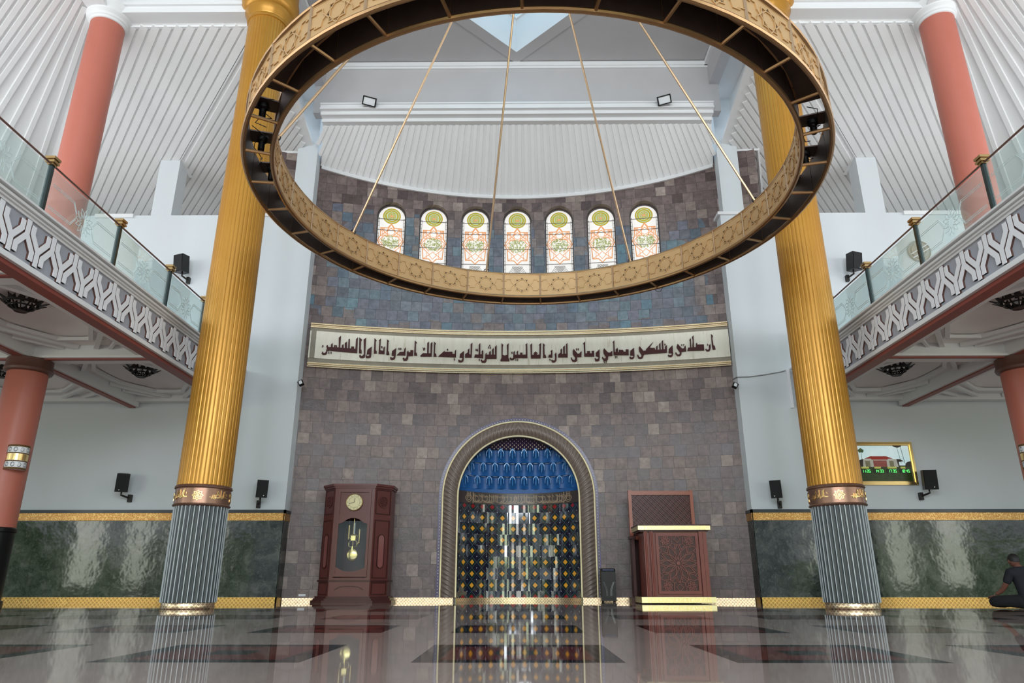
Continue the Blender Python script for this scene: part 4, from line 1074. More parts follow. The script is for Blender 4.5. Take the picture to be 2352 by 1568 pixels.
def star_lamp(cx, cy, label):
    zt = 4.70; e = empty('ceiling_lamp', (cx, cy, zt), label, 'ceiling lamp', 'dark star lamps under the balconies')
    q = MB(); n = 12
    top = []; 
    for k in range(n * 2):
        r = .33 if k % 2 == 0 else .25; t = pi * k / n; top.append((cx + r * cos(t), cy + r * sin(t)))
    fn = lambda u, v, h: (u, v, zt - .10 + h)
    # crown of points
    for k in range(n):
        t0, t1, t2 = pi * (2 * k - 1) / n, pi * 2 * k / n, pi * (2 * k + 1) / n
        a = [(cx + .24 * cos(t0), cy + .24 * sin(t0), zt - .13), (cx + .36 * cos(t1), cy + .36 * sin(t1), zt - .06), (cx + .24 * cos(t2), cy + .24 * sin(t2), zt - .13), (cx + .20 * cos(t1), cy + .20 * sin(t1), zt - .02)]
        q.add(a + [(x_, y_, z_ + .015) for x_, y_, z_ in a], [(0, 1, 2), (0, 2, 3), (4, 6, 5), (4, 7, 6), (0, 4, 5, 1), (1, 5, 6, 2), (2, 6, 7, 3), (3, 7, 4, 0)])
    part(e, 'star_crown', q, 'black_iron')
    q = MB()
    for k in range(n):
        t = pi * 2 * k / n; q.bar((cx + .26 * cos(t), cy + .26 * sin(t), zt - .10), (cx + .09 * cos(t), cy + .09 * sin(t), zt - .235), .016, .016)
    for r, z in ((.26, zt - .11), (.185, zt - .17), (.09, zt - .235)):
        q.tube([(cx + r * cos(t), cy + r * sin(t), z) for t in [2 * pi * k / 24 for k in range(24)]], .013, 5, True)
    q.lathe([(.085, zt - .24), (.085, zt - .225)], cx, cy, 16)
    q.lathe([(.02, zt - .12), (.02, zt + .03)], cx, cy, 8)
    part(e, 'cage', q, 'black_iron', True)
    part(e, 'bulb', MB().sphere((cx, cy, zt - .12), .05, 10, 8), 'lens', True)
star_lamp(-7.845, 10.34, 'dark star lamp under the left balcony, nearer of the two beside its edge')
star_lamp(-7.845, 14.10, 'dark star lamp under the left balcony next to the golden column')
star_lamp(-10.78, 14.10, 'dark star lamp behind the left terracotta column at the edge of the view')
star_lamp(7.845, 10.34, 'dark star lamp under the right balcony, nearer of the two beside its edge')
star_lamp(7.845, 14.10, 'dark star lamp under the right balcony next to the golden column')

# ------------------------------------------------------------------ ring chandelier
def chandelier():
    C = (.27, 9.66); ZB = 6.0; H = .50; RI, RO = 3.87, 4.25; N = 32
    e = empty('ring_chandelier', (C[0], C[1], ZB), 'huge bronze ring chandelier of star panels hanging on long rods', 'chandelier')
    A = lambda k: radians(3.1) + 2 * pi * k / N          # measured from +Y towards +X
    def P(a, r, z): return (C[0] + r * sin(a), C[1] + r * cos(a), z)
    def rail(r, z, rad, nm):
        part(e, nm, MB().tube([P(2 * pi * k / 120, r, z) for k in range(120)], rad, 8, True), 'bronze_rail', True)
    rail(RI, ZB, .035, 'rail'); rail(RO, ZB, .035, 'rail'); rail(RI, ZB + H, .028, 'rail'); rail(RO, ZB + H, .028, 'rail')
    def relief(m, w, fn, t):
        h = H / 2 + ZB; s = .85
        for off in (0, pi / 8):
            pass
        r = .172
        star = []
        for k in range(16):
            rr = r if k % 2 == 0 else r * .765; star.append((rr * cos(pi * k / 8), h + rr * sin(pi * k / 8)))
        m.strip(star, .014, fn, t, True)
        m.strip([(.118 * cos(pi * (k + .5) / 4), h + .118 * sin(pi * (k + .5) / 4)) for k in range(8)], .012, fn, t, True)
        for s_ in (-1, 1):
            for v in (-1, 1):
                m.strip([(s_ * .13, h - v * .035), (s_ * .215, h + v * .045), (s_ * .235, h + v * .12), (s_ * .33, h + v * .12), (s_ * .33, h + v * .085), (s_ * (w / 2 - .02), h + v * .085)], .011, fn, t)
    def panel(r, out, k, share=None):
        # one flat panel between two posts; out: +1 faces outwards
        if share is not None:
            pass
        return None
    # proto panels are built around the ring centre facing +Y, then copied by turning
    def proto(r, out, nm):
        ch = 2 * r * sin(pi / N); dd = r * cos(pi / N)
        q = MB().box(C[0] - ch / 2, C[0] + ch / 2, C[1] + dd - .006, C[1] + dd + .006, ZB, ZB + H)
        fn = lambda u, v, h: (C[0] + u, C[1] + dd + out * (.006 + h), v)
        relief(q, ch, fn, .012)
        q2 = MB()
        for s_ in (-1, 1):
            q2.box(C[0] - ch / 2, C[0] + ch / 2, C[1] + dd - .01, C[1] + dd + .01, ZB + .02 if s_ < 0 else ZB + H - .035, ZB + .035 if s_ < 0 else ZB + H - .02)
        q.v += []; q.add(q2.v, q2.f)
        p = part(e, nm, q, 'bronze')
        b = MB(); h = ZB + H / 2; f2 = lambda u, v, h_: (C[0] + u, C[1] + dd + out * (.0065 + h_), v)
        for j in range(8):
            t = pi * j / 4; b.poly([(.128 * cos(t - .12), h + .128 * sin(t - .12)), (.128 * cos(t + .12), h + .128 * sin(t + .12)), (.158 * cos(t), h + .158 * sin(t))], f2, .003)
        c = part(p, 'dark_inset', b, 'black_iron')
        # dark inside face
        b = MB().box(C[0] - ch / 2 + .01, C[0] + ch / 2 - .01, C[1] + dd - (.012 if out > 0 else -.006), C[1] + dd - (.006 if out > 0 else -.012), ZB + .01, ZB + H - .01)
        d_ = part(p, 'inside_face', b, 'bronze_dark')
        return p, [c, d_]
    def spin(o, kids, k):
        a = -(A(k) + pi / N)
        if k:
            n = o.copy(); COL.objects.link(n); n.parent = e
            for c in kids:
                d = c.copy(); COL.objects.link(d); d.parent = n
        else: n = o
        n.rotation_euler = (0, 0, a)
    for r, out, nm in ((RI, -1, 'inner_panel'), (RO, 1, 'outer_panel')):
        o, kids = proto(r, out, nm)
        for k in list(range(1, N)) + [0]: spin(o, kids, k)
    for k in range(N):
        a = A(k)
        for r, out in ((RI, -1), (RO, 1)):
            part(e, 'post', MB().tube([P(a, r + out * .01, ZB), P(a, r + out * .01, ZB + H)], .02, 6), 'rod', True)
    for k in range(N):
        a = A(k); part(e, 'cross_bar', MB().tube([P(a, RI, ZB), P(a, RO, ZB)], .022, 6), 'bronze_rail', True)
    for k in range(8):
        a = radians(-13.6 + 45 * k)
        r_ = part(e, 'rod', MB().tube([P(a, RI, ZB + H), (C[0], C[1], 13.45)], .021, 6), 'rod', True)
        part(r_, 'eyelet', MB().tube([(P(a, RI, 0)[0] + .05 * cos(t), P(a, RI, 0)[1], ZB + H + .03 + .05 * sin(t)) for t in [2 * pi * j / 10 for j in range(10)]], .01, 5, True), 'black_iron')
    part(e, 'crown_ring', MB().lathe([(.05, 13.35), (.12, 13.40), (.12, 13.52), (.03, 13.6), (.03, TZ + .96)], C[0], C[1], 16), 'brass', True)
    # closed top over most of the ring, open where the lamps sit
    for s_ in range(N):
        a0, a1 = A(s_), A(s_ + 1); am = (a0 + a1) / 2; dx = abs(sin(am))
        side = sin(am) ** 2 > .72 and cos(am) > -.45
        q = MB()
        if not side:
            q.add([P(a0, RI, ZB + H - .02), P(a1, RI, ZB + H - .02), P(a1, RO, ZB + H - .02), P(a0, RO, ZB + H - .02), P(a0, RI, ZB + H - .01), P(a1, RI, ZB + H - .01), P(a1, RO, ZB + H - .01), P(a0, RO, ZB + H - .01)], [(0, 1, 2, 3), (4, 5, 6, 7), (0, 1, 5, 4), (1, 2, 6, 5), (2, 3, 7, 6), (3, 0, 4, 7)])
            part(e, 'top_plate', q, 'bronze_dark')
        else:
            for f0, f1 in ((.28, .62),):
                b0, b1 = a0 + (a1 - a0) * f0, a0 + (a1 - a0) * f1
                q.add([P(b0, RI, ZB + H - .03), P(b1, RI, ZB + H - .03), P(b1, RO, ZB + H - .03), P(b0, RO, ZB + H - .03), P(b0, RI, ZB + H - .01), P(b1, RI, ZB + H - .01), P(b1, RO, ZB + H - .01), P(b0, RO, ZB + H - .01)], [(0, 1, 2, 3), (4, 5, 6, 7), (0, 1, 5, 4), (1, 2, 6, 5), (2, 3, 7, 6), (3, 0, 4, 7)])
            p = part(e, 'lamp_plate', q, 'bronze_dark')
            c = P(am - .01, (RI + RO) / 2, 0)
            part(p, 'lamp_socket', MB().lathe([(.07, ZB + H - .04), (.07, ZB + H - .10), (.045, ZB + H - .12), (.045, ZB + H - .24), (.02, ZB + H - .26)], c[0], c[1], 12), 'black_iron', True)
            rnd = random.Random(s_); pts = []
            for j in range(9): pts.append(P(a0 + (a1 - a0) * j / 8, (RI + RO) / 2 + rnd.uniform(-.13, .13), ZB + H - .08 - rnd.uniform(0, .13)))
            part(p, 'wire', MB().tube(pts, .006, 5), 'black_iron', True)
    # loose loops of wire
    q = MB().tube([P(radians(60) + .018 * sin(t), RO + .06 + .14 * (1 - cos(t)) / 2, ZB + H - .05 + .0 - .22 * sin(t / 2) * (1 if t < pi else 1) + .10 * cos(t)) for t in [2 * pi * k / 16 for k in range(17)]], .007, 5)
    part(e, 'loose_wire', MB().tube([P(radians(86), RO + .02, ZB + H), P(radians(85), RO + .18, ZB + H + .02), P(radians(86), RO + .24, ZB + H - .12), P(radians(87), RO + .17, ZB + H - .28), P(radians(87.5), RO + .04, ZB + H - .26)], .007, 5), 'black_iron', True)
    part(e, 'loose_wire', MB().tube([P(radians(36), RO - .02, ZB), P(radians(36.3), RO - .0, ZB - .07), P(radians(37.5), RO, ZB - .10), P(radians(38.4), RO - .01, ZB - .03), P(radians(38.6), RO - .02, ZB)], .006, 5), 'black_iron', True)
chandelier()

# ------------------------------------------------------------------ grandfather clock
def clock():
    cx, y0 = -3.54, 15.62
    e = empty('grandfather_clock', (cx, y0, 0), 'tall mahogany grandfather clock with brass pendulum against the slate wall', 'clock')
    def plan(hf, hw, yf, yb): return [(cx - hf, yf), (cx + hf, yf), (cx + hw, yf + .36), (cx + hw, yb), (cx - hw, yb), (cx - hw, yf + .36)]
    def pr(m, pl, z0, z1):
        n = len(pl); return m.add([(*p, z0) for p in pl] + [(*p, z1) for p in pl], [tuple(reversed(range(n))), tuple(range(n, 2 * n))] + [(i, (i + 1) % n, n + (i + 1) % n, n + i) for i in range(n)])
    yb = 16.46
    b = MB(); hf = .43; hw = .74
    # case: sides, back, bottom section, head; the pendulum chamber is hollow
    pr(b, plan(hf, hw, y0, yb), .12, .50)
    pr(b, plan(hf, hw, y0, yb), 1.72, 2.42)
    b.add([(*p, z) for z in (.5, 1.72) for p in [(cx + hf - .08, y0), (cx + hf, y0), (cx + hw, y0 + .36), (cx + hw, yb), (cx + hf - .08, yb)]], [(0, 1, 6, 5), (1, 2, 7, 6), (2, 3, 8, 7), (3, 4, 9, 8), (4, 0, 5, 9)])
    b.add([(*p, z) for z in (.5, 1.72) for p in [(cx - hf + .08, y0), (cx - hf, y0), (cx - hw, y0 + .36), (cx - hw, yb), (cx - hf + .08, yb)]], [(0, 1, 6, 5), (1, 2, 7, 6), (2, 3, 8, 7), (3, 4, 9, 8), (4, 0, 5, 9)])
    b.box(cx - .36, cx + .36, yb - .05, yb, .5, 1.72)
    part(e, 'case', b, 'wood')
    m = MB(); pr(m, plan(hf + .10, hw + .12, y0 - .09, yb), 0, .05); pr(m, plan(hf + .06, hw + .08, y0 - .06, yb), .05, .09); pr(m, plan(hf + .03, hw + .05, y0 - .03, yb), .09, .13)
    part(e, 'plinth', m, 'wood_dark')
    m = MB(); pr(m, plan(hf + .04, hw + .05, y0 - .04, yb), 2.40, 2.45)
    pr(m, plan(hf + .02, hw + .03, y0 - .02, yb), 2.36, 2.40)
    part(e, 'crown_moulding', m, 'wood')
    m = MB(); pr(m, plan(hf + .015, hw + .03, y0 - .015, yb), .42, .455)
    part(e, 'waist_moulding', m, 'wood_dark')
    # door frame and glass
    f = MB()
    f.box(cx - .36, cx - .31, y0 - .03, y0, .52, 2.33).box(cx + .31, cx + .36, y0 - .03, y0, .52, 2.33).box(cx - .36, cx + .36, y0 - .03, y0, .52, .58).box(cx - .36, cx + .36, y0 - .03, y0, 2.27, 2.33)
    fr = lambda u, v, h: (cx + u, y0 - .02 + .02 - h, v)
    arch = [(-.31, 1.66), (-.31, 1.60), (-.22, 1.63), (-.12, 1.70), (0, 1.73), (.12, 1.70), (.22, 1.63), (.31, 1.60), (.31, 1.80), (-.31, 1.80)]
    door = part(e, 'door', f, 'wood')
    part(door, 'arched_rail', MB().poly(arch, fr, .02), 'wood')
    part(door, 'lower_rail', MB().poly([(-.31, .58), (.31, .58), (.31, .70), (.15, .64), (0, .62), (-.15, .64), (-.31, .72)], fr, .02), 'wood')
    part(door, 'glass', B(cx - .31, cx + .31, y0 - .008, y0 - .004, .58, 1.66), 'clear')
    # dial
    zc = 2.055
    fd = lambda u, v, h: (cx + u, y0 - .004 - h, zc + v)
    dial = part(e, 'dial', MB().poly([(.17 * cos(2 * pi * k / 40), .17 * sin(2 * pi * k / 40)) for k in range(40)], fd, .03), simple('dial_cream_gold', (.52, .46, .26), .35, .2, var=.2, scale=12), True)
    part(dial, 'bezel', MB().tube([fd(.175 * cos(2 * pi * k / 40), .175 * sin(2 * pi * k / 40), .03) for k in range(40)], .010, 6, True), 'brass', True)
    q = MB(); f4 = lambda u, v, h: fd(u, v, .031 + h)
    for k in range(12):
        t = pi * k / 6; q.strip([(.135 * cos(t), .135 * sin(t)), (.155 * cos(t), .155 * sin(t))], .008, f4, .003)
    q.strip([(.118 * cos(2 * pi * k / 36), .118 * sin(2 * pi * k / 36)) for k in range(36)], .003, f4, .002, True)
    part(dial, 'hour_mark', q, 'wood_dark')
    part(dial, 'hand', MB().strip([(.01, .002), (-.12, -.035)], .008, f4, .005), 'black'); part(dial, 'hand', MB().strip([(0, 0), (.012, .09)], .008, f4, .006), 'black')
    # movement seen through the glass
    for dx, z0 in ((-.115, 1.28), (.0, 1.33), (.115, 1.20)):
        w = part(e, 'weight', MB().lathe([(.012, z0), (.028, z0 + .005), (.028, z0 + .30), (.010, z0 + .32)], cx + dx, y0 + .17, 14), 'steel' if dx == 0 else 'brass', True)
        part(w, 'cable', MB().tube([(cx + dx, y0 + .17, z0 + .3), (cx + dx, y0 + .17, 1.74)], .005, 4), 'steel')
    pd = MB().box(cx - .006, cx + .006, y0 + .10, y0 + .106, 1.02, 1.74)
    pen = part(e, 'pendulum', pd, 'brass')
    part(pen, 'lyre', MB().tube([(cx - .02, y0 + .10, 1.12), (cx - .085, y0 + .10, 1.14), (cx - .09, y0 + .10, 1.22), (cx - .045, y0 + .10, 1.27), (cx - .075, y0 + .10, 1.31), (cx - .09, y0 + .1, 1.36), (cx + .0, y0 + .1, 1.385), (cx + .09, y0 + .1, 1.36), (cx + .075, y0 + .10, 1.31), (cx + .045, y0 + .10, 1.27), (cx + .09, y0 + .10, 1.22), (cx + .085, y0 + .10, 1.14), (cx + .02, y0 + .10, 1.12)], .013, 6).box(cx - .05, cx + .05, y0 + .09, y0 + .10, 1.26, 1.36).bar((cx, y0 + .1, 1.03), (cx, y0 + .1, 1.14), .07, .02), 'gold_trim', True)
    part(pen, 'bob', MB().sphere((cx + .0, y0 + .10, .965), .125, 28, 14, (1, .28, 1.08)), 'gold_trim', True)
    # carved panels
    def wing(s_):
        a = Vector((cx + s_ * hf, y0)); b2 = Vector((cx + s_ * hw, y0 + .36)); d = (b2 - a); L = d.length; d.normalize(); n = Vector((s_ * d.y, -s_ * d.x)) if True else 0
        return lambda u, v, h: ((a + d * u + n * h).x, (a + d * u + n * h).y, v), L
    for s_ in (-1, 1):
        fw, L = wing(s_); c = L / 2
        def rect(m, u0, u1, v0, v1, w=.02, t=.014): m.strip([(u0, v0), (u1, v0), (u1, v1), (u0, v1)], w, fw, t, True)
        m = MB(); rect(m, .05, L - .04, 1.82, 2.33); rect(m, .05, L - .04, .50, 1.68); rect(m, .05, L - .04, .17, .40)
        part(e, 'side_panel_frame', m, 'wood_dark')
        o = [(c + .085 * cos(t), (1.30 if 0 <= t <= pi else .78) + .085 * sin(t)) for t in [2 * pi * k / 24 for k in range(24)]]
        part(e, 'oval_panel', MB().poly(o, fw, .012), simple('polished_mahogany_oval', (.24, .085, .075), .22, coat=.4))
        part(e, 'oval_moulding', MB().strip(o, .016, fw, .02, True), 'wood_dark')
        ms = [(c + .12 * cos(2 * pi * k / 24), 2.08 + .12 * sin(2 * pi * k / 24)) for k in range(24)]
        md = part(e, 'carved_medallion', MB().poly(ms, fw, .01), 'wood_dark')
        q = MB(); f6 = lambda u, v, h: fw(u, v, h + .01)
        q.strip(ms, .018, f6, .01, True)
        for k in range(8):
            t = pi * k / 4; q.strip([(c + .02 * cos(t), 2.08 + .02 * sin(t)), (c + .06 * cos(t + .35), 2.08 + .06 * sin(t + .35)), (c + .10 * cos(t), 2.08 + .10 * sin(t))], .012, f6, .009)
        part(md, 'leaf_carving', q, 'wood')
    part(e, 'arched_apron', MB().strip([(-.30, .26), (-.22, .31), (-.1, .33), (.1, .33), (.22, .31), (.30, .26)], .018, lambda u, v, h: (cx + u, y0 - h, v), .012), 'wood_dark')
clock()

# ------------------------------------------------------------------ pulpit and its screen
def rosette(q, cx, cz, r, fn, t=.014, w=.016, n=12):
    """many-pointed strapwork rosette"""
    R = r
    for k in range(n):
        a = 2 * pi * k / n; b = pi / n
        p = lambda rr, da: (cx + R * rr * cos(a + da), cz + R * rr * sin(a + da))
        q.strip([p(.16, 0), p(.42, b * .55), p(.62, b * .95)], w, fn, t); q.strip([p(.16, 0), p(.42, -b * .55), p(.62, -b * .95)], w, fn, t)
        q.strip([p(.62, b * .95), p(.78, b * .5), p(1.0, 0), p(.78, -b * .5), p(.62, -b * .95)], w, fn, t)
        q.strip([p(.74, b * 1.0), p(1.0, b * .45)], w, fn, t); q.strip([p(.74, b * 1.0), p(1.0, b * 1.55)], w, fn, t)
    q.poly([(cx + R * .10 * cos(2 * pi * k / 12), cz + R * .10 * sin(2 * pi * k / 12)) for k in range(12)], fn, t * 1.4)
def pulpit():
    e = empty('pulpit', (3.2, 14.95, 0), 'carved mahogany pulpit with star strapwork front and gold strips', 'pulpit')
    y0, y1 = 15.0, 15.78
    part(e, 'body', B(2.60, 3.80, y0 + .03, y1, .14, 1.42), 'wood_red')
    m = MB().box(2.47, 3.93, y0 - .05, y1, .015, .14)
    part(e, 'plinth', m, 'wood_dark')
    def strip(z0, z1, name):
        g = part(e, name, MB().box(2.475, 3.925, y0 - .062, y0 - .05, z0, z1).box(2.463, 2.475, y0 - .06, y1, z0, z1).box(3.925, 3.937, y0 - .06, y1, z0, z1), simple(name + '_gold', (.78, .66, .38), .3, .7, var=.15, scale=8))
        q = MB(); fn = lambda u, v, h: (u, y0 - .062 - h, v)
        h = z1 - z0
        for u in (2.60, 3.82): q.strip([(u, z0), (u, z1)], .012, fn, .008)
        for k in range(15):
            u = 2.66 + k * .0785; q.strip([(u, z0 + .02), (u + .055, z0 + .02), (u + .055, z1 - .02), (u, z1 - .02)], .008, fn, .005, True)
            if k % 2: q.strip([(u + .01, z0 + .03), (u + .045, z1 - .03)], .008, fn, .005)
        part(g, 'relief', q, 'gold_trim')
    strip(.022, .132, 'lower_gold_strip'); strip(1.425, 1.51, 'upper_gold_strip')
    part(e, 'desk_top', MB().box(2.45, 3.95, y0 - .09, y1 + .02, 1.512, 1.532).box(2.47, 3.93, y0 - .05, y1, 1.42, 1.512).box(2.50, 3.90, y0 - .03, y1, 1.395, 1.42), 'wood_dark')
    for u in (2.58, 2.70, 3.70, 3.78):
        part(e, 'pilaster', MB().box(u - .0, u + .075, y0 - .02, y0 + .04, .14, 1.40), 'wood_red')
    for u in (2.655, 2.775): part(e, 'round_moulding', MB().tube([(u - .035, y0 - .022, .14), (u - .035, y0 - .022, 1.40)], .022, 8), 'wood_red', True)
    fr = MB().box(2.82, 2.86, y0 - .01, y0 + .04, .2, 1.35).box(3.64, 3.68, y0 - .01, y0 + .04, .2, 1.35).box(2.82, 3.68, y0 - .01, y0 + .04, .19, .23).box(2.82, 3.68, y0 - .01, y0 + .04, 1.32, 1.36)
    part(e, 'panel_frame', fr, 'wood_red')
    back = part(e, 'carved_panel', MB().box(2.86, 3.64, y0 + .018, y0 + .035, .23, 1.32), 'wood_dark')
    q = MB(); fn = lambda u, v, h: (u, y0 + .018 - h, v)
    cx, cz = 3.25, .775
    rosette(q, cx, cz, .37, fn, .02, .014, 12)
    for sx in (-1, 1):
        for sz in (-1, 1):
            # quarter and half rosettes filling the corners
            X_, Z_ = cx + sx * .24, cz + sz * .44
            for k in range(8):
                a = 2 * pi * k / 8 + .2
                q.strip([(X_ + .025 * cos(a), Z_ + .025 * sin(a)), (X_ + .07 * cos(a + .3), Z_ + .07 * sin(a + .3)), (X_ + .098 * cos(a), Z_ + .098 * sin(a)), (X_ + .07 * cos(a - .3), Z_ + .07 * sin(a - .3))], .012, fn, .02, True)
            q.strip([(cx + sx * .385, cz + sz * .30), (cx + sx * .30, cz + sz * .33), (cx + sx * .20, cz + sz * .31), (cx + sx * .11, cz + sz * .38), (cx + sx * .12, cz + sz * .54)], .013, fn, .02)
            q.strip([(cx + sx * .385, cz + sz * .18), (cx + sx * .32, cz + sz * .24), (cx + sx * .385, cz + sz * .30)], .012, fn, .02)
            q.strip([(cx + sx * .0, cz + sz * .54), (cx + sx * .07, cz + sz * .46), (cx, cz + sz * .40), (cx - sx * .07, cz + sz * .46)], .012, fn, .02)
            q.strip([(cx + sx * .10, cz + sz * .38), (cx + sx * .04, cz + sz * .36), (cx, cz + sz * .37)], .012, fn, .02)
    q.strip([(2.868, .24), (3.632, .24), (3.632, 1.31), (2.868, 1.31)], .016, fn, .022, True)
    part(back, 'strapwork', q, 'wood_red')
    # tall screen behind
    s = empty('lattice_screen', (3.2, 16.25, 0), 'tall wooden lattice screen standing behind the carved pulpit', 'screen')
    yy = 16.18
    part(s, 'frame', MB().box(2.49, 2.56, yy, yy + .10, .0, 2.375).box(3.87, 3.94, yy, yy + .10, 0, 2.375).box(2.56, 3.87, yy + .01, yy + .09, 2.275, 2.36).box(2.56, 3.87, yy + .01, yy + .09, 1.30, 1.38), 'wood_orange')
    part(s, 'backing', MB().box(2.56, 3.87, yy + .06, yy + .08, .08, 2.28), 'wood_dark')
    q = MB(); fn = lambda u, v, h: (u, yy + .06 - h, v)
    x0, x1, z0, z1 = 2.56, 3.87, 1.38, 2.275
    def clip(c, sl):
        pts = []
        for x in (x0, x1):
            z = c + sl * x
            if z0 <= z <= z1: pts.append((x, z))
        for z in (z0, z1):
            x = (z - c) / sl
            if x0 <= x <= x1: pts.append((x, z))
        return pts[:2] if len(pts) >= 2 and math.dist(pts[0], pts[1]) > .05 else None
    k = -6
    while k < 6:
        for sl, o in ((1, 0), (-1, 0)):
            for dd in (0, .055):
                p = clip(k + dd, sl)
                if p: q.strip(p, .013, fn, .02 if sl > 0 else .024)
        k += .165
    part(s, 'lattice', q, 'wood')
    part(s, 'side_post', MB().box(2.47, 2.53, 15.9, 16.2, .1, 1.32).box(2.44, 2.56, 15.86, 16.2, 1.30, 1.36).box(2.40, 2.60, 15.8, 16.2, 0, .10), 'wood_dark')
pulpit()
c = empty('carpet_roll', (0, 0, -5)) if False else None

# ------------------------------------------------------------------ air cooler
def cooler():
    x0, x1, y0, y1 = 1.82, 2.13, 16.22, 16.52
    e = empty('air_cooler', ((x0 + x1) / 2, y0, 0), 'slim black air cooler on castors between the prayer niche and pulpit', 'air cooler')
    m = MB(); m.box(x0, x1, y0 + .03, y1, .045, .66).box(x0 + .01, x1 - .01, y0 + .02, y0 + .03, .09, .63)
    part(e, 'body', m, 'black')
    part(e, 'control_top', MB().add([(x0, y0 + .01, .64), (x1, y0 + .01, .64), (x1, y0 + .08, .70), (x0, y0 + .08, .70), (x0, y1, .64), (x1, y1, .64), (x1, y1, .70), (x0, y1, .70)], [(0, 1, 2, 3), (4, 7, 6, 5), (0, 3, 7, 4), (1, 5, 6, 2), (2, 6, 7, 3), (0, 4, 5, 1)]), 'black')
    part(e, 'display', MB().add([(x0 + .03, y0 + .018, .654), (x1 - .03, y0 + .018, .654), (x1 - .03, y0 + .045, .678), (x0 + .03, y0 + .045, .678)], [(0, 1, 2, 3)]), simple('cooler_display', (.10, .12, .20), .2))
    q = MB()
    for k in range(9): q.box(x0 + .03, x1 - .03, y0 + .008, y0 + .022, .44 + k * .02, .448 + k * .02)
    part(e, 'louvre', q, 'black_iron')
    q = MB()
    for s_ in (-1, 1):
        for o in (0, .022): 
            xc = (x0 + x1) / 2
            q.tube([(xc + s_ * (.12 - o), y0 + .015, .42), (xc + s_ * (.085 - o), y0 + .01, .33), (xc + s_ * (.06 - o), y0 + .01, .26), (xc + s_ * (.055 - o), y0 + .012, .13)], .005, 5)
    part(e, 'silver_line', q, 'steel', True)
    part(e, 'plinth', B(x0 - .01, x1 + .01, y0, y1, .03, .05), 'black')
    for x in (x0 + .03, x1 - .03):
        for y in (y0 + .04, y1 - .04): part(e, 'castor', MB().sphere((x, y, .016), .016, 8, 6), 'black', True)
cooler()

# ------------------------------------------------------------------ loudspeakers
def speaker(cx, cz, w, h, yaw, tilt, label, brk=-1, d=.26, Yw=16.0):
    yc = Yw - .14 - d / 2
    e = empty('loudspeaker', (cx, Yw, cz), label, 'loudspeaker', 'black wall loudspeakers')
    R = Matrix.Rotation(yaw, 3, 'Z') @ Matrix.Rotation(tilt, 3, 'X'); c = Vector((cx, yc, cz))
    def T(p): return tuple(c + R @ Vector(p))
    f = [(-w / 2, -d / 2), (w / 2, -d / 2), (w * .32, d / 2), (-w * .32, d / 2)]
    vs = [T((x, y, z)) for z in (-h / 2, h / 2) for x, y in f]
    part(e, 'cabinet', MB().add(vs, [(3, 2, 1, 0), (4, 5, 6, 7), (0, 1, 5, 4), (1, 2, 6, 5), (2, 3, 7, 6), (3, 0, 4, 7)]), 'black')
    g = [(-w * .45, -d / 2 - .012), (w * .45, -d / 2 - .012), (w * .45, -d / 2), (-w * .45, -d / 2)]
    vs = [T((x, y, z)) for z in (-h * .46, h * .46) for x, y in g]
    part(e, 'grille', MB().add(vs, [(3, 2, 1, 0), (4, 5, 6, 7), (0, 1, 5, 4), (1, 2, 6, 5), (2, 3, 7, 6), (3, 0, 4, 7)]), 'black_matte')
    part(e, 'badge', MB().sphere(T((-w * .18 if brk < 0 else w * .18, -d / 2 - .013, -h * .38)), .012, 8, 6), 'relief_white')
    b = Vector(T((0, 0, -h / 2)))
    part(e, 'bracket', MB().tube([b + Vector((0, .02, .03)), b + Vector((0, .02, -.07)), (cx - brk * .1, Yw - .07, cz - h / 2 - .12)], .022, 8).box(cx - brk * .1 - .035, cx - brk * .1 + .035, Yw - .09, Yw - .0, cz - h / 2 - .20, cz - h / 2 - .04), 'black_iron')
speaker(-8.22, 7.80, .30, .44, radians(-22), radians(8), 'black loudspeaker high on the left white wall above the balcony rail', -1)
speaker(8.20, 7.80, .30, .44, radians(22), radians(8), 'black loudspeaker high on the right white wall above the balcony rail', 1)
speaker(-8.74, 2.50, .26, .40, radians(28), radians(10), 'black loudspeaker on the left wall between the terracotta and golden columns', -1)
speaker(-5.65, 2.36, .24, .38, radians(30), radians(6), 'black loudspeaker on the narrow wall between left golden column and slate wall', 1)
speaker(5.68, 2.34, .24, .38, radians(-30), radians(6), 'black loudspeaker on the narrow wall between slate wall and right golden column', -1)
speaker(9.02, 2.54, .28, .42, radians(-8), radians(6), 'black loudspeaker on the right wall just beside the framed picture', 1)

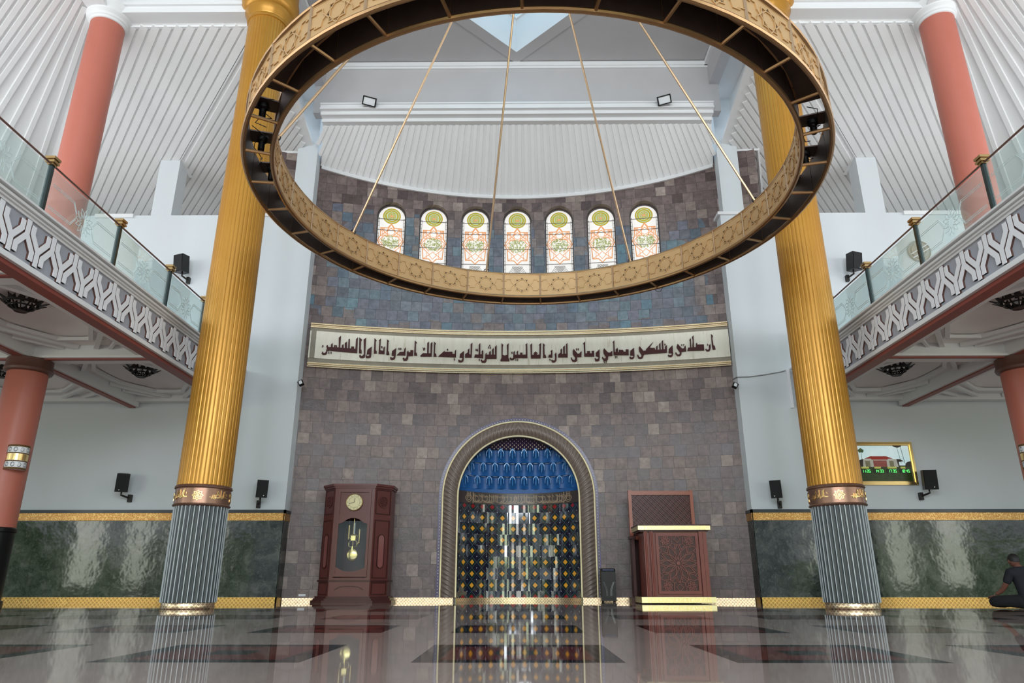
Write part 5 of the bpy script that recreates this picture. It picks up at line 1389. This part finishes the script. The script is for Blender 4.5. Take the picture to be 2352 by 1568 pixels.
# ------------------------------------------------------------------ framed mosque picture with prayer times
def picture():
    x0, x1, z0, z1, y = 7.56, 8.92, 2.46, 3.42, 15.99
    e = empty('framed_picture', ((x0 + x1) / 2, y, z0), 'gold framed lit picture of a red roofed building with green prayer times', 'picture')
    f = MB()
    for t, d in ((.0, .04), (.028, .055), (.055, .035)):
        a, b, c, g = x0 + t, x1 - t, z0 + t, z1 - t; w = .026
        f.box(a, b, y - d, y, c, c + w).box(a, b, y - d, y, g - w, g).box(a, a + w, y - d, y, c, g).box(b - w, b, y - d, y, c, g)
    part(e, 'frame', f, 'gold_trim')
    a, b, c, g = x0 + .08, x1 - .08, z0 + .08, z1 - .08; W = b - a; Hh = g - c
    fn = lambda u, v, h: (a + W * u, y - .012 - h, c + Hh * v)
    t = NT('printed_sky'); n = t.noise(t.obj(), 3, 3.0); col = t.mix(n, (.30, .48, .52), (.62, .68, .66)); sky = t.pbr(col, .3, emit=col, estr=.5)
    pic = part(e, 'print', MB().poly([(0, 0), (1, 0), (1, 1), (0, 1)], fn, .002), sky)
    def lay(name, pts, mat, k): part(pic, name, MB().poly(pts, lambda u, v, h: fn(u, v, .002 + k * .0015 + h), .001), mat)
    gr = simple('printed_grass', (.045, .07, .018), .3, var=.7, scale=9); lay('lawn', [(0, 0), (1, 0), (1, .44), (0, .44)], gr, 1)
    rf = simple('printed_red_roof', (.50, .045, .03), .3); dk = simple('printed_dark_foliage', (.05, .035, .03), .4, var=.5, scale=12)
    lay('far_roof', [(0, .40), (0, .56), (.1, .62), (.8, .62), (.88, .56), (.78, .54), (.78, .40)], dk, 2)
    lay('roof', [(.14, .63), (.26, .70), (.56, .70), (.68, .63)], rf, 3)
    wh = simple('printed_white_wall', (.72, .70, .62), .3); lay('facade', [(.10, .40), (.12, .62), (.74, .62), (.76, .40)], wh, 4)
    bg = simple('printed_shade', (.30, .27, .16), .3, var=.4, scale=20)
    lay('bay', [(.15, .40), (.15, .57), (.24, .57), (.24, .40)], bg, 5); lay('bay', [(.60, .40), (.60, .57), (.68, .57), (.68, .40)], bg, 5)
    lay('door_bay', [(.30, .40), (.30, .58), (.55, .58), (.55, .40)], simple('printed_red_bay', (.42, .10, .09), .3, var=.5, scale=30), 5)
    lay('eaves', [(.27, .605), (.58, .605), (.58, .63), (.27, .63)], rf, 6)
    lay('tree', [(.10 + .055 * cos(q), .86 + .06 * sin(q) * (1 + .25 * sin(5 * q))) for q in [2 * pi * k / 20 for k in range(20)]], simple('printed_palm', (.10, .16, .06), .4, var=.5, scale=30), 3)
    lay('trunk', [(.098, .62), (.104, .62), (.104, .84), (.098, .84)], dk, 2)
    lay('palm_trunk', [(.82, .5), (.826, .5), (.79, .95), (.784, .95)], dk, 2); lay('palm_trunk', [(.885, .5), (.893, .5), (.86, .97), (.852, .97)], dk, 2)
    lay('palm_crown', [(.70, 1), (.74, .96), (.80, .94), (.86, .97), (.88, 1)], dk, 2)
    lay('bush', [(.88, .40), (.90, .50), (.94, .54), (1, .56), (1, .40)], dk, 5)
    # digits
    SEG = {'0': 'abcdef', '1': 'bc', '2': 'abged', '3': 'abgcd', '4': 'fgbc', '5': 'afgcd', '6': 'afgedc', '7': 'abc', '8': 'abcdefg', '9': 'abcdfg'}
    for i, tm in enumerate(('1126', '1433', '1735', '1845')):
        u0 = .06 + i * .243
        bx = part(pic, 'time_display', MB().poly([(u0 - .02, .225), (u0 + .17, .225), (u0 + .17, .335), (u0 - .02, .335)], lambda u, v, h: fn(u, v, .012 + h), .004), 'digit_box')
        lw = (.14, .12, .17, .09)[i]
        part(pic, 'prayer_label', MB().poly([(u0, .355), (u0 + lw, .355), (u0 + lw, .405), (u0, .405)], lambda u, v, h: fn(u, v, .012 + h), .004), 'label_yel')
        q = MB(); fq = lambda u, v, h: fn(u, v, .0165 + h)
        for j, ch in enumerate(tm):
            a0 = u0 + .002 + j * .038 + (.012 if j > 1 else 0); w = .026; b0, b1 = .243, .318; mz = (b0 + b1) / 2; sk_ = .1
            S = {'a': [(a0, b1), (a0 + w, b1)], 'g': [(a0, mz), (a0 + w, mz)], 'd': [(a0, b0), (a0 + w, b0)], 'b': [(a0 + w, b1), (a0 + w, mz)], 'c': [(a0 + w, mz), (a0 + w, b0)], 'f': [(a0, b1), (a0, mz)], 'e': [(a0, mz), (a0, b0)]}
            for s_ in SEG[ch]:
                p = S[s_]; hz = s_ in 'agd'
                th = .0085 if hz else .0062
                (ua, va), (ub, vb) = p
                if hz: q.poly([(ua - .002, va - th / 2), (ub + .002, va - th / 2), (ub + .002, va + th / 2), (ua - .002, va + th / 2)], fq, .002)
                else:
                    lo, hi = min(va, vb), max(va, vb); q.poly([(ua - th / 2, lo), (ua + th / 2, lo), (ua + th / 2, hi), (ua - th / 2, hi)], fq, .002)
        part(bx, 'digit', q, 'digit')
picture()

# round dish on the right wall
e = empty('wall_disc', (10.0, 16.0, 8.2), 'round ribbed disc on the right white wall behind the balcony glass', 'wall disc')
m = MB(); prof = [(.02, .06), (.06, .06), (.07, .03), (.15, .03), (.16, .05), (.20, .05), (.21, .02), (.26, .02), (.28, .05), (.285, .0)]
n = 40
for r, d in prof:
    for k in range(n): t = 2 * pi * k / n; m.v.append((10.0 + r * cos(t), 15.995 - d, 8.2 + r * sin(t)))
for i in range(len(prof) - 1):
    for k in range(n): m.f.append((i * n + k, i * n + (k + 1) % n, (i + 1) * n + (k + 1) % n, (i + 1) * n + k))
m.f.append(tuple(range(n)))
part(e, 'disc', m, simple('beige_disc', (.42, .38, .32), .4), True)
part(e, 'grille_bar', MB().bar((9.76, 15.93, 8.10), (10.2, 15.93, 8.36), .03, .02).bar((9.80, 15.93, 8.0), (10.24, 15.93, 8.26), .03, .02), 'relief_white')

# floodlights on the cross beam and small spots on the inner piers
def flood(cx, lean, label):
    y, z = 15.02, 11.93; e = empty('floodlight', (cx, y, z), label, 'floodlight', 'floodlights on the white beam')
    R = Matrix.Rotation(radians(38), 3, 'X') @ Matrix.Rotation(lean, 3, 'Y')
    c = Vector((cx, y - .12, z - .02)); T = lambda p: tuple(c + R @ Vector(p))
    def bx(m, x0, x1, y0, y1, z0, z1): return m.add([T(p) for p in [(x0, y0, z0), (x1, y0, z0), (x1, y1, z0), (x0, y1, z0), (x0, y0, z1), (x1, y0, z1), (x1, y1, z1), (x0, y1, z1)]], [(0, 3, 2, 1), (4, 5, 6, 7), (0, 1, 5, 4), (1, 2, 6, 5), (2, 3, 7, 6), (3, 0, 4, 7)])
    m = MB(); bx(m, -.17, .17, -.03, .05, -.11, -.085); bx(m, -.17, .17, -.03, .05, .085, .11); bx(m, -.17, -.145, -.03, .05, -.11, .11); bx(m, .145, .17, -.03, .05, -.11, .11); bx(m, -.16, .16, .03, .05, -.1, .1)
    part(e, 'housing', m, 'black'); part(e, 'lens', bx(MB(), -.145, .145, -.015, -.005, -.085, .085), 'lens')
    part(e, 'bracket', MB().tube([T((0, .05, 0)), (cx, y, z)], .012, 6), 'black')
flood(-3.72, .25, 'small black framed floodlight at the left of the white cross beam')
flood(3.72, -.25, 'small black framed floodlight at the right of the white cross beam')
def spot(sg, z, label):
    x, y = sg * 5.17, 15.98; e = empty('spotlight', (x, y, z), label, 'spotlight', 'small spotlights on the wall corners')
    c = Vector((x - sg * .10, y - .06, z)); R = Matrix.Rotation(sg * radians(28), 3, 'Y') @ Matrix.Rotation(radians(-15), 3, 'X')
    T = lambda p: tuple(c + R @ Vector(p))
    def bx(m, x0, x1, y0, y1, z0, z1): return m.add([T(p) for p in [(x0, y0, z0), (x1, y0, z0), (x1, y1, z0), (x0, y1, z0), (x0, y0, z1), (x1, y0, z1), (x1, y1, z1), (x0, y1, z1)]], [(0, 3, 2, 1), (4, 5, 6, 7), (0, 1, 5, 4), (1, 2, 6, 5), (2, 3, 7, 6), (3, 0, 4, 7)])
    part(e, 'housing', bx(MB(), -.055, .055, -.02, .05, -.065, .065), 'black'); part(e, 'lens', bx(MB(), -.035, .035, -.026, -.02, -.045, .045), 'lens')
    part(e, 'bracket', MB().tube([T((0, .05, .02)), (x, y, z + .03)], .014, 6), 'black')
spot(-1, 4.83, 'small black spotlight on the left corner beside the slate wall')
spot(1, 4.75, 'small black spotlight on the right corner beside the slate wall')
tag(MB().tube([(5.155, 16.3, 5.00), (5.155, 15.985, 4.965), (5.45, 15.985, 4.97), (5.8, 15.985, 5.02), (6.2, 15.985, 5.09), (6.30, 15.985, 5.12)], .012, 6).build('electric_cable', 'steel'), 'thin grey cable sagging across the white wall left of the golden column', 'cable')
tag(B(6.31, 6.38, 15.94, 16.0, 4.22, 5.14).build('cable_duct', 'relief_white'), 'narrow white vertical cable duct mostly hidden behind the right golden column', 'cable duct')

def notice():
    e = empty('notice_sheet', (-8.93, 12.32, 1.0), 'small white sheet fixed to the black foot of the left terracotta column', 'notice')
    fn = lambda u, v, h: (-8.93 + (.346 + h) * sin(u / .346), 12.32 - (.346 + h) * cos(u / .346), v)
    m = MB()
    m.grid(8, 1, lambda a, b: fn(.10 + .22 * a, .88 + .24 * b, .004))
    part(e, 'sheet', m, 'paper', True)
notice()

# ------------------------------------------------------------------ seated person
def skin(name, joints, edges, mat, parent=None, lv=2, loc=(0, 0, 0)):
    me = bpy.data.meshes.new(name); me.from_pydata([Vector(j[0]) - Vector(loc) for j in joints], edges, [])
    o = bpy.data.objects.new(name, me); COL.objects.link(o)
    md = o.modifiers.new('skin', 'SKIN'); md.use_smooth_shade = True
    lay = me.skin_vertices[0].data if me.skin_vertices else None
    if lay is None:
        bm = bmesh.new(); bm.from_mesh(me); bm.verts.layers.skin.verify(); bm.to_mesh(me); bm.free(); lay = me.skin_vertices[0].data
    for i, j in enumerate(joints):
        r = j[1]; lay[i].radius = r if isinstance(r, tuple) else (r, r); lay[i].use_root = (i == 0)
    s = o.modifiers.new('sub', 'SUBSURF'); s.levels = lv; s.render_levels = lv
    me.materials.append(M[mat]); 
    if parent: o.parent = parent; ORG[o.name] = tuple(loc)
    else: o.location = loc; ORG[o.name] = tuple(loc)
    return o
def person():
    X, Y = 8.13, 12.0; L = (X, Y, 0)
    def p(x, y, z): return (X + x, Y + y, z)
    # legs folded to both sides, facing the wall (+Y), leaning slightly left
    J = [(p(0, .01, .13), (.07, .06)), (p(-.005, .03, .30), (.085, .07)), (p(-.01, .05, .45), (.11, .08)), (p(-.015, .05, .555), (.09, .065)),
         (p(-.02, .07, .635), .052), (p(-.03, .10, .685), .058),
         (p(-.19, .06, .55), .058), (p(-.245, .10, .40), .045), (p(-.27, .20, .29), .038), (p(-.33, .30, .215), .030),
         (p(.17, .06, .55), .058), (p(.23, .10, .40), .045), (p(.26, .20, .29), .038), (p(.27, .30, .205), .030),
         (p(-.12, .08, .115), .075), (p(-.33, .20, .12), .078), (p(-.42, .30, .105), .062), (p(-.25, .40, .07), .052), (p(-.02, .42, .06), .042),
         (p(.12, .08, .115), .075), (p(.33, .20, .12), .078), (p(.40, .30, .105), .062), (p(.23, .48, .07), .052), (p(.04, .52, .06), .042)]
    E_ = [(0, 1), (1, 2), (2, 3), (3, 4), (4, 5), (3, 6), (6, 7), (7, 8), (8, 9), (3, 10), (10, 11), (11, 12), (12, 13), (0, 14), (14, 15), (15, 16), (16, 17), (17, 18), (0, 19), (19, 20), (20, 21), (21, 22), (22, 23)]
    body = skin('person', J, E_, 'skin', None, 2, L)
    tag(body, 'person in dark shirt sitting cross-legged on the floor, back turned, at the right edge', 'person')
    # head
    hc = Vector(p(-.035, .13, .745))
    h = MB().sphere(hc, .088, 24, 16, (.90, 1.05, 1.20))
    part(body, 'head', h, 'skin', True)
    part(body, 'ear', MB().sphere(hc + Vector((-.080, .0, -.015)), .024, 10, 8, (.45, .8, 1.2)), 'skin', True)
    part(body, 'ear', MB().sphere(hc + Vector((.080, .0, -.015)), .024, 10, 8, (.45, .8, 1.2)), 'skin', True)
    part(body, 'nose', MB().sphere(hc + Vector((0, .095, -.02)), .018, 8, 6, (.7, 1, 1.3)), 'skin', True)
    # hair cap with a clean nape
    m = MB(); n = 24; R = []
    for i in range(9):
        f = i / 8
        for k in range(n):
            t = 2 * pi * k / n; back = -sin(t)      # +1 at the back of the head
            low = -.28 + (.30 if back < 0 else .30 * (1 - back) * 1.0) if True else 0
            el = pi / 2 - f * (pi / 2 - asin_(low)); 
            m.v.append((hc.x + .0905 * .93 * cos(el) * cos(t), hc.y + .0905 * 1.08 * cos(el) * sin(t), hc.z + .0905 * 1.22 * sin(el)))
    for i in range(8):
        for k in range(n): m.f.append((i * n + k, i * n + (k + 1) % n, (i + 1) * n + (k + 1) % n, (i + 1) * n + k))
    part(body, 'hair', m, 'hair', True)
    # shirt
    J = [(p(0, -.005, .08), (.165, .14)), (p(0, 0, .18), (.155, .13)), (p(-.005, .03, .30), (.14, .112)), (p(-.01, .05, .45), (.165, .115)), (p(-.015, .05, .565), (.145, .105)), (p(-.02, .06, .655), .082),
         (p(-.19, .06, .555), .072), (p(-.235, .09, .43), .064), (p(-.245, .11, .385), .060),
         (p(.17, .06, .555), .072), (p(.22, .09, .43), .064), (p(.23, .11, .385), .060)]
    s = skin('shirt', J, [(0, 1), (1, 2), (2, 3), (3, 4), (4, 5), (4, 6), (6, 7), (7, 8), (4, 9), (9, 10), (10, 11)], 'navy_cloth', body, 2, L)
    J = [(p(0, 0, .13), (.14, .125)), (p(-.12, .06, .12), .112), (p(-.33, .20, .125), .092), (p(-.425, .30, .108), .078), (p(-.25, .40, .075), .064), (p(-.08, .42, .066), .055),
         (p(.12, .06, .12), .112), (p(.33, .20, .125), .092), (p(.405, .30, .108), .078), (p(.23, .48, .075), .064), (p(.09, .51, .066), .055)]
    skin('trousers', J, [(0, 1), (1, 2), (2, 3), (3, 4), (4, 5), (0, 6), (6, 7), (7, 8), (8, 9), (9, 10)], 'black_cloth', body, 2, L)
    # hands resting on the knees, five fingers each
    for s_, bx, by, bz in ((-1, -.34, .31, .205), (1, .28, .31, .195)):
        J = [(p(bx, by, bz), (.026, .014)), (p(bx - s_ * 0, by + .045, bz - .008), (.034, .013)), (p(bx, by + .08, bz - .016), (.034, .012))]; E2 = [(0, 1), (1, 2)]
        for k in range(4):
            dx = (-.027 + .018 * k); l = (.052, .06, .056, .044)[k]
            i0 = len(J); J += [(p(bx + dx, by + .10, bz - .02), .009), (p(bx + dx * 1.1, by + .10 + l * .6, bz - .032), .0085), (p(bx + dx * 1.12, by + .10 + l, bz - .055), .007)]; E2 += [(2, i0), (i0, i0 + 1), (i0 + 1, i0 + 2)]
        i0 = len(J); J += [(p(bx - s_ * -.035, by + .03, bz - .01), .0105), (p(bx + s_ * .055, by + .065, bz - .02), .009)]; E2 += [(1, i0), (i0, i0 + 1)]
        skin('hand', J, E2, 'skin', body, 1, L)
def asin_(v): return math.asin(max(-1, min(1, v)))
person()

# ------------------------------------------------------------------ camera, daylight
cam_d = bpy.data.cameras.new('camera'); cam = bpy.data.objects.new('camera', cam_d); COL.objects.link(cam)
cam_d.sensor_fit = 'HORIZONTAL'; cam_d.sensor_width = 36; cam_d.lens = 36 * 1622 / 2352; cam_d.clip_end = 300; cam_d.clip_start = .02
cam.location = (0, 0, .4)
cam.rotation_euler = (radians(90 + 18.858), 0, radians(.448))
SC.camera = cam

w = bpy.data.worlds.new('daylight'); SC.world = w; w.use_nodes = True
nt = w.node_tree; nt.nodes.clear()
t = NT.__new__(NT); t.t = nt; t.out = nt.nodes.new('ShaderNodeOutputWorld')
g = t.n('ShaderNodeTexCoord').outputs['Generated']
z = t.sep(g)[2]
sky = t.ramp(z, [(0, (.80, .86, .90)), (.25, (.72, .84, .95)), (1, (.60, .80, 1.0))])
nz = t.noise(g, 7, 5.0, .6)
leaf = t.ramp(nz, [(.35, (.03, .06, .02)), (.55, (.16, .26, .08)), (.7, (.5, .62, .4))])
edge = t.ma('ADD', .06, t.ma('MULTIPLY', t.ma('SUBTRACT', t.noise(g, 4, 4.0), .5), .25))
isk = t.ma('GREATER_THAN', z, edge)
c = t.mix(isk, leaf, sky)
c = t.mix(t.ma('LESS_THAN', z, -.02), c, (.25, .24, .22))
bg = t.n('ShaderNodeBackground'); t.put(bg.inputs[0], c); bg.inputs[1].default_value = 1.0
nt.links.new(bg.outputs[0], t.out.inputs[0])

def area(name, loc, rot, sx, sy, power, col=(1, 1, 1)):
    l = bpy.data.lights.new(name, 'AREA'); l.shape = 'RECTANGLE'; l.size = sx; l.size_y = sy; l.energy = power; l.color = col
    o = bpy.data.objects.new(name, l); COL.objects.link(o); o.location = loc; o.rotation_euler = rot; return o
# daylight coming through the open garden side behind the viewer and the two long sides
for i, x in enumerate((-12.7, -7.7, -2.6, 2.6, 7.7, 12.7)):
    area('daylight_doorway', (x, -13.9, 2.3), (radians(90), 0, 0), 1.7, 3.6, 95, (.86, 1, .66) if abs(x) > 5 else (1, .97, .92))
for x in (-10, -5, 0, 5, 10):
    area('upper_rear_fill', (x, -13.9, 8.4), (radians(90), 0, 0), 2.8, 4.0, 540, (.88, .95, 1))  # unseen fill lamps added high behind the viewer to brighten the upper hall
area('daylight_side', (-15.6, 4, 7.6), (0, radians(-90), 0), 3.6, 18, 500, (.95, .98, 1))
area('daylight_side', (15.6, 4, 7.6), (0, radians(90), 0), 3.6, 18, 500, (.95, .98, 1))

for y in (-4.0, -.5, 3.0, 6.5):
    for sg in (-1, 1):
        area('daylight_garden_side', (sg * 15.0, y, 1.9), (0, sg * radians(90), 0), 3.2, 1.5, 42, (.97, 1, .85))
SC.view_settings.view_transform = 'Standard'; SC.view_settings.look = 'None'; SC.view_settings.gamma = 1.0; SC.view_settings.exposure = 0.45
SC.view_settings.use_curve_mapping = False
